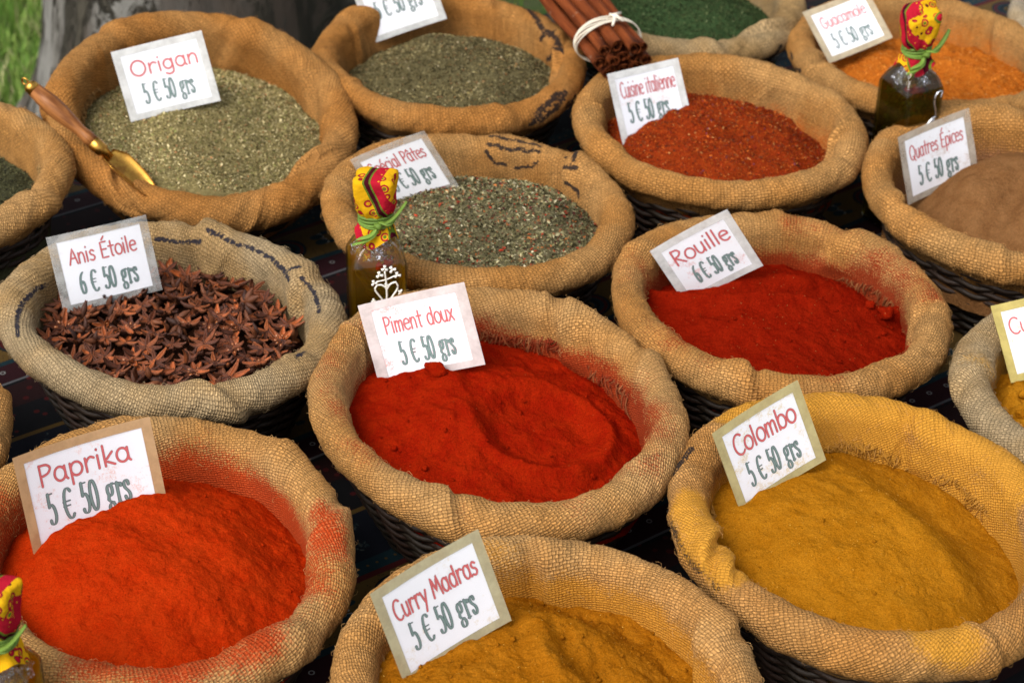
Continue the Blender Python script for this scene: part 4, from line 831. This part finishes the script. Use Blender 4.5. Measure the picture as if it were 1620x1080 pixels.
def provence(name, red_dom=False):
    t = NT(name); o = t.obj(); mp = t.n('ShaderNodeMapping'); mp.inputs['Rotation'].default_value = (.2, .35 if not red_dom else 1.1, .5 if not red_dom else 1.2); t.t.links.new(o, mp.inputs[0])
    sp = t.n('ShaderNodeSeparateXYZ'); t.t.links.new(mp.outputs[0], sp.inputs[0]); x = sp.outputs[0]; P = .048
    f = t.math('MULTIPLY', t.math('FRACT', t.math('DIVIDE', t.math('ADD', x, .109 if not red_dom else .128), P)), P)
    def band(a, b): return t.math('MULTIPLY', t.math('GREATER_THAN', f, a), t.math('LESS_THAN', f, b))
    YL, RD, GN, DK = (.56, .30, .008), (.33, .010, .022), (.09, .14, .015), (.05, .005, .01)
    c = t.mix(band(0, .029 if not red_dom else .019), RD, YL); c = t.mix(band(.029, .0308) if not red_dom else band(.019, .0208), c, GN); c = t.mix(band(.0352, .037), c, GN); c = t.mix(band(.0308, .0352), c, DK)
    v = t.voro(mp.outputs[0], 78, 'F1', .5); d = v.outputs['Distance']
    for a, b, k in ((0, .42, DK), (0, .38, RD), (0, .27, YL), (0, .20, GN), (0, .10, RD)):
        c = t.mix(t.math('MULTIPLY', t.math('MULTIPLY', t.math('LESS_THAN', d, b), t.math('GREATER_THAN', d, a)), band(.0, .0285 if not red_dom else .0185)), c, k)
    v2 = t.voro(mp.outputs[0], 150, 'F1', .5); c = t.mix(t.math('MULTIPLY', t.math('LESS_THAN', v2.outputs['Distance'], .17), band(.038, P)), c, YL)
    h, _ = t.noise(o, 90, 3); return t.fin(c, .75, t.bump(h, .003), spec=.0)
M_raf = tinted('green_raffia', .6, .3, (900, .0004))
def sq(n, hw, r, z):  # rounded square section
    a = np.linspace(0, 2*np.pi, n+1)[:-1]+np.pi/4; e = 2/(2+8*(1-r)); c, s = np.cos(a), np.sin(a)
    return np.stack([hw*np.sign(c)*np.abs(c)**e, hw*np.sign(s)*np.abs(s)**e, np.full(n, z)], -1)
def shell(mb, secs, n=48, col=None, cap=True):
    V = np.array([sq(n, hw, r, z) for hw, r, z in secs]); k = len(secs)
    i = np.arange(k-1)[:, None]; j = np.arange(n)[None, :]; Q = np.stack([i*n+j, i*n+(j+1) % n, (i+1)*n+(j+1) % n, (i+1)*n+j], -1).reshape(-1, 4)
    V = V.reshape(-1, 3); T = []
    if cap:
        V = np.vstack([V, [0, 0, secs[0][2]], [0, 0, secs[-1][2]]]); jj = np.arange(n); T = np.vstack([np.stack([(jj+1) % n, jj, np.full(n, k*n)], 1), np.stack([(k-1)*n+jj, (k-1)*n+(jj+1) % n, np.full(n, k*n+1)], 1)])
    mb.add(V, Q, T, col)
def bottle(loc, yaw, label, kind, seed=1):
    rg = np.random.default_rng(seed); root = empty('oil_bottle', (loc[0], loc[1], TZ+.002), (0, 0, yaw)); tag(root, label, 'bottle', 'bottles of herb-infused oil')
    zs = loc[2]; hw = .0335
    secs = [(.030, .1, 0), (hw, .1, .004), (hw, .1, zs-.006), (hw-.002, .15, zs), (.026, .3, zs+.012), (.0165, .8, zs+.024), (.0135, 1, zs+.032), (.0130, 1, zs+.075), (.0145, 1, zs+.077)]
    mb = MB(); shell(mb, secs); mb.build('glass', glass('bottle_glass', (.93, .95, .90)), root)
    si = [(.027, .12, .005)]+[(h-.0028, r, max(z, .005)) for h, r, z in secs[1:5]]+[(.0135, .8, zs+.022)]
    oc = {'amber': (.80, .60, .12), 'dark': (.50, .42, .13)}[kind]
    mb = MB(); shell(mb, si); mb.build('oil', oilm('oil_'+kind, oc, .55 if kind == 'amber' else .3), root)
    # herbs standing in the oil
    mb = MB(); N = 14 if kind == 'amber' else 44
    for k in range(N):
        a = rg.uniform(0, 6.3); r0 = rg.uniform(.006, .022); x0, y0 = r0*math.cos(a), r0*math.sin(a)
        if kind == 'amber': x0 = abs(x0)*.6+.006; y0 = -abs(y0)*.4
        q = np.linspace(0, 1, 10); P = np.stack([x0+.006*np.sin(q*3+a), y0+.005*np.cos(q*4+a), .01+q*(zs-.02)*rg.uniform(.7, 1)], -1)
        P[:, :2] = np.clip(P[:, :2], -.027, .027); mb.tube(P, .0008, 5, (.10, .09, .03))
        for p in P[1:]:
            for l in range(5):
                d = rg.normal(0, 1, 3); d[2] = abs(d[2])+.3; d /= np.linalg.norm(d); L_ = rg.uniform(.006, .013); e = p+d*L_; e[:2] = np.clip(e[:2], -.029, .029)
                mb.tube([p, (p+e)/2, e], [.0005, .0011, .0003], 4, np.array((.09, .12, .035))*rg.uniform(.6, 1.6))
    mb.build('herb_sprig', tinted('oiled_herb', .4, .4), root)
    # peppers and dried flower heads under the shoulder
    mb = MB()
    for k in range(7 if kind == 'amber' else 5):
        a = rg.uniform(0, 6.3); r0 = rg.uniform(.010, .022); z0 = zs-rg.uniform(.004, .018); q = np.linspace(0, 1, 7)
        P = np.stack([r0*np.cos(a+q*1.0), -abs(r0*np.sin(a+q*1.0)), z0+.004*np.sin(q*3)], -1); mb.tube(P, .0048*np.sin(.25+q*2.6), 7, np.array((.50, .035, .010))*rg.uniform(.7, 1.2))
    mb.build('pepper', tinted('red_pepper', .25, .6), root)
    mb = MB()
    for k in range(130):
        a = rg.uniform(0, 6.3); r0 = .023*math.sqrt(rg.random()); r = rg.uniform(.0012, .0026); c = np.array((r0*math.cos(a), r0*math.sin(a), zs+rg.uniform(-.006, .012)*(1-r0/.03)))
        d = rg.normal(0, 1, 3); d /= np.linalg.norm(d); mb.tube([c-d*r, c, c+d*r], [r*.4, r, r*.4], 5, np.array((.30, .22, .10))*rg.uniform(.5, 1.5))
    mb.build('seed_head', tinted('dry_seed', .7, .3), root)
    mb = MB()   # cellophane round the shoulder
    n, m_ = 60, 7; a = np.linspace(0, 2*np.pi, n+1)[:-1][:, None]; q = np.linspace(0, 1, m_)[None, :]
    rr = .0155+.0145*q**1.2+.0016*np.sin(a*13+q*3)*q+.001*np.sin(a*29); V = np.stack([rr*np.cos(a), rr*np.sin(a), zs+.031-.026*q+.002*np.sin(a*7)*q], -1); mb.add(V, gridq(n, m_, True))
    t = NT('cellophane'); tr = t.n('ShaderNodeBsdfTransparent'); g = t.n('ShaderNodeBsdfGlossy'); g.inputs['Roughness'].default_value = .18; g.inputs[0].default_value = (.9, .93, 1, 1); nz, _ = t.noise(t.obj(), 160, 3, .6, 1.5)
    mx = t.n('ShaderNodeMixShader'); t.set(mx.inputs[0], t.math('MULTIPLY_ADD', t.ss(nz, .5, .64), .55, .08)); t.t.links.new(tr.outputs[0], mx.inputs[1]); t.t.links.new(g.outputs[0], mx.inputs[2]); t.t.links.new(mx.outputs[0], t.out.inputs[0])
    t.t.links.new(t.bump(nz, .004), g.inputs['Normal']); mb.build('cellophane', t.m, root)
    # cloth bonnet: gathered at the neck, boxy top
    n, m_ = 72, 26; a = np.linspace(0, 2*np.pi, n+1)[:-1][:, None]; q = np.linspace(0, 1, m_)[None, :]
    zc = zs+.024+np.interp(q, [0, .80, .88, .94, 1], [0, .072, .078, .0805, .0815]); rc = np.interp(q, [0, .12, .26, .31, .36, .45, .80, .88, .94, 1], [.0265, .0215, .0175, .0170, .0210, .0250, .0262, .0254, .0205, .0003])
    sqz = 1+.13*np.cos(4*(a-.5))*sst(.35, .6, q); pl = 1+.09*np.sin(a*11+q*2)*np.exp(-((q-.27)/.17)**2)+.05*np.sin(a*4+q*7)*sst(.3, .6, q)+.02*np.sin(a*9-q*9)
    flap = 1+.22*np.exp(-((q-0)/.15)**2)*np.maximum(0, np.cos(2*(a-5.0)))
    V = np.stack([rc*sqz*pl*flap*np.cos(a), rc*sqz*pl*flap*.86*np.sin(a), zc-.008*np.exp(-((q-0)/.1)**2)*np.cos(3*a)+0*a], -1)
    if kind == 'dark': V[..., 2] += .008*q*np.cos(a-.6)
    make('cloth_bonnet', V, gridq(n, m_, True), None, provence('provencal_cotton_'+kind, kind == 'dark'), root)
    # raffia bow, facing the viewer (local -y)
    mb = MB(); zt = zs+.0475
    for k in range(4):
        aa = np.linspace(0, 2*np.pi, 30); mb.tube(np.stack([.0195*np.cos(aa), .0172*np.sin(aa), zt+(k-1.5)*.0028+.002*np.sin(aa+k)], -1), .0020, 5, np.array((.11, .19, .025))*rg.uniform(.75, 1.25), False)
    for (dx, dz, L_) in ((.028, .022, 1), (.033, .028, 1), (-.026, -.020, 1), (-.031, -.026, 1), (-.020, -.028, .9), (.020, .012, .9)):
        q = np.linspace(0, 1, 9); P = np.stack([dx*q, -.019-.006*np.sin(q*2.6), zt+dz*q+.004*np.sin(q*4+dx*90)], -1); mb.tube(P, (.0006+.0036*np.sin(.35+q*2.3)), 6, np.array((.12, .20, .025))*rg.uniform(.7, 1.35), flat=.35)
    mb.tube([(-.004, -.0195, zt), (0, -.0235, zt), (.004, -.0195, zt)], [.003, .0045, .003], 8, (.10, .17, .02))
    mb.build('raffia_bow', M_raf, root)
    # ornament on the front face
    mb = MB(); yf = -hw-.0006; c0 = (.007, zs-.040)
    def pl2(pts, r=.0011, cl=(.8, .78, .7)): P = spl(pts, 5); mb.tube(np.c_[c0[0]+P[:, 0], np.full(len(P), yf), c0[1]+P[:, 1]], r, 6, cl)
    if kind != 'dark':
        pl2([(0, -.012), (-.007, -.002), (-.0135, .009), (-.011, .0155), (-.005, .0145), (0, .008), (0, -.012)]); pl2([(0, -.012), (.007, -.002), (.0135, .010), (.011, .0175), (.005, .0155), (0, .008)])
        pl2([(0, -.012), (.0002, .012), (-.002, .034)]); pl2([(0, -.010), (-.010, -.013), (-.015, -.005)]); pl2([(0, -.010), (.010, -.009), (.017, .005)]); pl2([(-.012, .020), (0, .022), (.012, .027)], .0008)
        for (px, pz, r) in ((-.0145, .0185, .0024), (.013, .027, .0026), (-.008, .029, .0028), (-.002, .037, .0026), (.007, .035, .0028), (-.0155, -.006, .0018), (.0165, .004, .0018), (.0, .014, .0019)):
            for k in range(3):
                a = k*2.1+px*300; mb.tube([(c0[0]+px, yf, c0[1]+pz), (c0[0]+px+r*1.5*math.cos(a), yf, c0[1]+pz+r*1.5*math.sin(a))], [r*.35, r*.75], 7, (.8, .78, .7))
        orn = mb.build('painted_heart', tinted('ivory_relief', .4, .5), root)
    else:
        sv = (.62, .62, .64); pl2([(.018, .024), (.020, .032), (.014, .034), (.0085, .028), (.008, .018), (.012, .006), (.014, -.004), (.008, -.006), (0, -.014), (-.006, -.020)], .0013, sv); pl2([(.0, -.018), (.006, -.010), (.012, -.008)], .002, sv)
        mb.build('silver_scroll', simple('pewter', (.6, .6, .62), .25, metal=.9), root)
    return root
bottle((-.163, 2.135, .205), R_(12), 'square bottle of amber oil with a yellow cloth bonnet and white heart ornament', 'amber', 1)
bottle((.532, 2.60, .220), R_(30), 'dark herb-filled bottle with a red and yellow bonnet between three baskets', 'dark', 2)
bottle((-.448, 1.405, .194), R_(5), 'bottle cut off at the bottom left corner, only bow and shoulder showing', 'amber2' if False else 'amber', 3)

# ------------------------------------------------------------------ scoop
def scoop():
    A = Vector((-.466, 2.382, -.022)); Bv = Vector((-.634, 2.451, .102)); ax = (Bv-A).normalized(); up = Vector((0, 0, 1)); side = ax.cross(up).normalized(); nrm = side.cross(ax).normalized()
    root = empty('brass_scoop'); mw = Matrix((ax, side, nrm)).transposed().to_4x4(); mw.translation = A; root.matrix_world = mw; tag(root, 'brass scoop with a turned wooden handle leaning in the oregano', 'scoop')
    br = NT('brass'); nz, _ = br.noise(br.obj(), 90, 4, .6); brass = br.fin(br.mix(br.ss(nz, .4, .7), (.50, .27, .05), (.30, .14, .03)), br.math('MULTIPLY_ADD', nz, .3, .14), metal=1.0)
    wt = NT('turned_wood'); mp = wt.n('ShaderNodeMapping'); mp.inputs['Scale'].default_value = (14, 160, 160); wt.t.links.new(wt.obj(), mp.inputs[0]); nz, _ = wt.noise(mp.outputs[0], 1, 4, .6)
    wood = wt.fin(wt.mix(wt.ss(nz, .35, .65), (.13, .042, .010), (.30, .115, .032)), .42, spec=.2)
    L = (Bv-A).length
    # blade: open trough, x from 0 (tip) to .085
    n, m_ = 22, 17; q = np.linspace(0, 1, n)[:, None]; a = np.linspace(-1, 1, m_)[None, :]
    hw = .0035+.0165*np.sqrt(np.clip(1-(1-q*1.25)**2, 0, 1))*np.where(q > .8, 1-.45*(q-.8)/.2, 1)
    x = .085*q+0*a; an = a*1.35; yv = hw*np.sin(an)/math.sin(1.35); zv = hw*(1-np.cos(an))*.75-.004
    top = np.stack([x, yv, zv], -1).reshape(-1, 3); bot = top-[0, 0, .0011]; N = n*m_
    ring = [i*m_ for i in range(n)]+[(n-1)*m_+j for j in range(1, m_)]+[i*m_+m_-1 for i in range(n-2, -1, -1)]+[j for j in range(m_-2, 0, -1)]
    E_ = [(ring[k], ring[(k+1) % len(ring)], ring[(k+1) % len(ring)]+N, ring[k]+N) for k in range(len(ring))]
    make('blade', np.vstack([top, bot]), np.vstack([gridq(n, m_), gridq(n, m_, off=N)[:, ::-1], np.array(E_)]), None, brass, root)
    def lat(name, prof_, mat):
        mb = MB(); mb.lathe([(r, z) for z, r in prof_], 28); return mb.build(name, mat, root, True, fn=lambda V: np.stack([V[:, 2], V[:, 0], V[:, 1]], -1))
    lat('ferrule', [(.078, .0002), (.078, .0052), (.090, .0066), (.092, .0092), (.108, .0098), (.109, .0085), (.109, .0002)], brass)
    lat('handle', [(.1085, .0002), (.109, .0088), (.118, .0094), (.124, .0082), (.132, .0078), (.146, .0098), (.165, .0123), (.182, .0130), (L-.012, .0098), (L-.011, .0002)], wood)
    lat('end_cap', [(L-.0118, .0002), (L-.012, .0098), (L-.003, .0090), (L+.001, .0062), (L+.002, .0002)], brass)
    mb = MB(); aa = np.linspace(0, 2*np.pi, 18); mb.tube(np.stack([L+.0055+.0045*np.cos(aa), 0*aa, .0045*np.sin(aa)], -1), .0015, 6, cap=False); mb.build('hanging_ring', brass, root)
scoop()

# ------------------------------------------------------------------ cinnamon bundle
def cinnamon():
    A = Vector((.1435, 2.683, .046)); Bv = Vector((.0300, 2.965, .066)); ax = (Bv-A).normalized(); L = (Bv-A).length+.01; side = ax.cross(Vector((0, 0, 1))).normalized(); nrm = side.cross(ax).normalized()
    root = empty('cinnamon_bundle'); mw = Matrix((ax, side, nrm)).transposed().to_4x4(); mw.translation = A; root.matrix_world = mw; tag(root, 'bundle of cinnamon sticks tied with pale raffia', 'cinnamon sticks')
    t = NT('cinnamon_bark'); mp = t.n('ShaderNodeMapping'); mp.inputs['Scale'].default_value = (12, 150, 150); t.t.links.new(t.obj(), mp.inputs[0]); a, _ = t.noise(mp.outputs[0], 1, 5, .6); b, _ = t.noise(t.obj(), 60, 4, .6); c, _ = t.noise(mp.outputs[0], .5, 3, .6)
    col = t.mix(t.ss(a, .3, .7), (.085, .018, .005), (.18, .044, .011)); col = t.mix(t.math('MULTIPLY', t.ss(b, .62, .74), .6), col, (.30, .19, .12)); col = t.mix(t.math('MULTIPLY', t.ss(c, .6, .75), .5), col, (.09, .025, .012))
    bark = t.fin(col, .85, t.bump(a, .0014), spec=.08)
    rg = np.random.default_rng(5)
    spots = [(-.034, 0, 0), (-.017, .003, 0), (.001, .005, 0), (.019, .003, 0), (.036, -.002, 0), (-.026, .017, .01), (-.007, .021, .004), (.012, .021, 0), (.028, .015, .006), (-.020, -.014, .004), (.004, -.013, 0), (.024, -.014, .004)]
    for k, (sy, sz, dx) in enumerate(spots):
        r = rg.uniform(.0078, .0095); u = np.linspace(0, 1, 40)
        # double scroll section
        th = np.concatenate([np.linspace(4.6*np.pi/2+2.2, .5*np.pi, 26), -np.linspace(-.5*np.pi, 4.6*np.pi/2+1.2-np.pi, 26)[1:]])
        ph = np.linspace(-1, 1, 49); rad = r*(1-.55*np.abs(ph)**1.5); an = ph*2.05*np.pi+np.pi/2; cx = .0; Y_ = rad*np.cos(an)*1.12; Z_ = rad*np.sin(an)
        w0 = .0009; inn = np.stack([Y_*(1-w0/rad), Z_*(1-w0/rad)], -1); out = np.stack([Y_, Z_], -1); sec = np.vstack([out, inn[::-1]]); ns = len(sec); nl = 14
        xs = np.linspace(dx+rg.uniform(-.006, .006), L+rg.uniform(-.012, .012), nl); rot = rg.uniform(-.9, .9); cr, sr = math.cos(rot), math.sin(rot)
        V = []
        for i, xx in enumerate(xs):
            wob = 1+.03*math.sin(i*1.3+k); yy = sec[:, 0]*wob; zz = sec[:, 1]*wob
            V.append(np.stack([np.full(ns, xx)+.0012*np.sin(np.arange(ns)*.5), sy*(1+.10*math.sin(i/nl*2))+cr*yy-sr*zz+.0012*math.sin(i*.7+k), sz+sr*yy+cr*zz+.0012*math.cos(i*.6+k)], -1))
        V = np.array(V); i = np.arange(nl-1)[:, None]; j = np.arange(ns)[None, :]; Q = np.stack([i*ns+j, i*ns+(j+1) % ns, (i+1)*ns+(j+1) % ns, (i+1)*ns+j], -1).reshape(-1, 4)
        jj = np.arange(48); e = np.stack([jj, jj+1, ns-2-jj, ns-1-jj], -1); Q = np.vstack([Q, e, e[:, ::-1]+(nl-1)*ns])
        make('cinnamon_stick', V.reshape(-1, 3), Q, None, bark, root)
    mb = MB(); aa = np.linspace(0, 2*np.pi, 60)
    for k in range(5):
        mb.tube(np.stack([.052+k*.0026-.012*np.sin(aa)*0+.004*np.sin(aa*2+k), .0495*np.cos(aa), .004+.0330*np.sin(aa)], -1), .0017, 5, np.array((.62, .56, .44))*rg.uniform(.85, 1.1), False, .7)
    z0 = .004+.0330; P = lambda *p: [(.056+x, y, z) for x, y, z in p]
    mb.tube(P((-.020, -.004, z0+.002), (-.008, .004, z0+.005), (.004, .008, z0+.004), (.016, .024, z0-.001)), [.0018, .0026, .003, .0018], 6, (.66, .60, .48)); mb.tube(P((-.012, .016, z0+.002), (-.002, .008, z0+.006), (.006, .002, z0+.005)), [.002, .003, .002], 6, (.66, .6, .48))
    mb.build('raffia_tie', tinted('pale_raffia', .7, .2, (700, .0005)), root)
cinnamon()
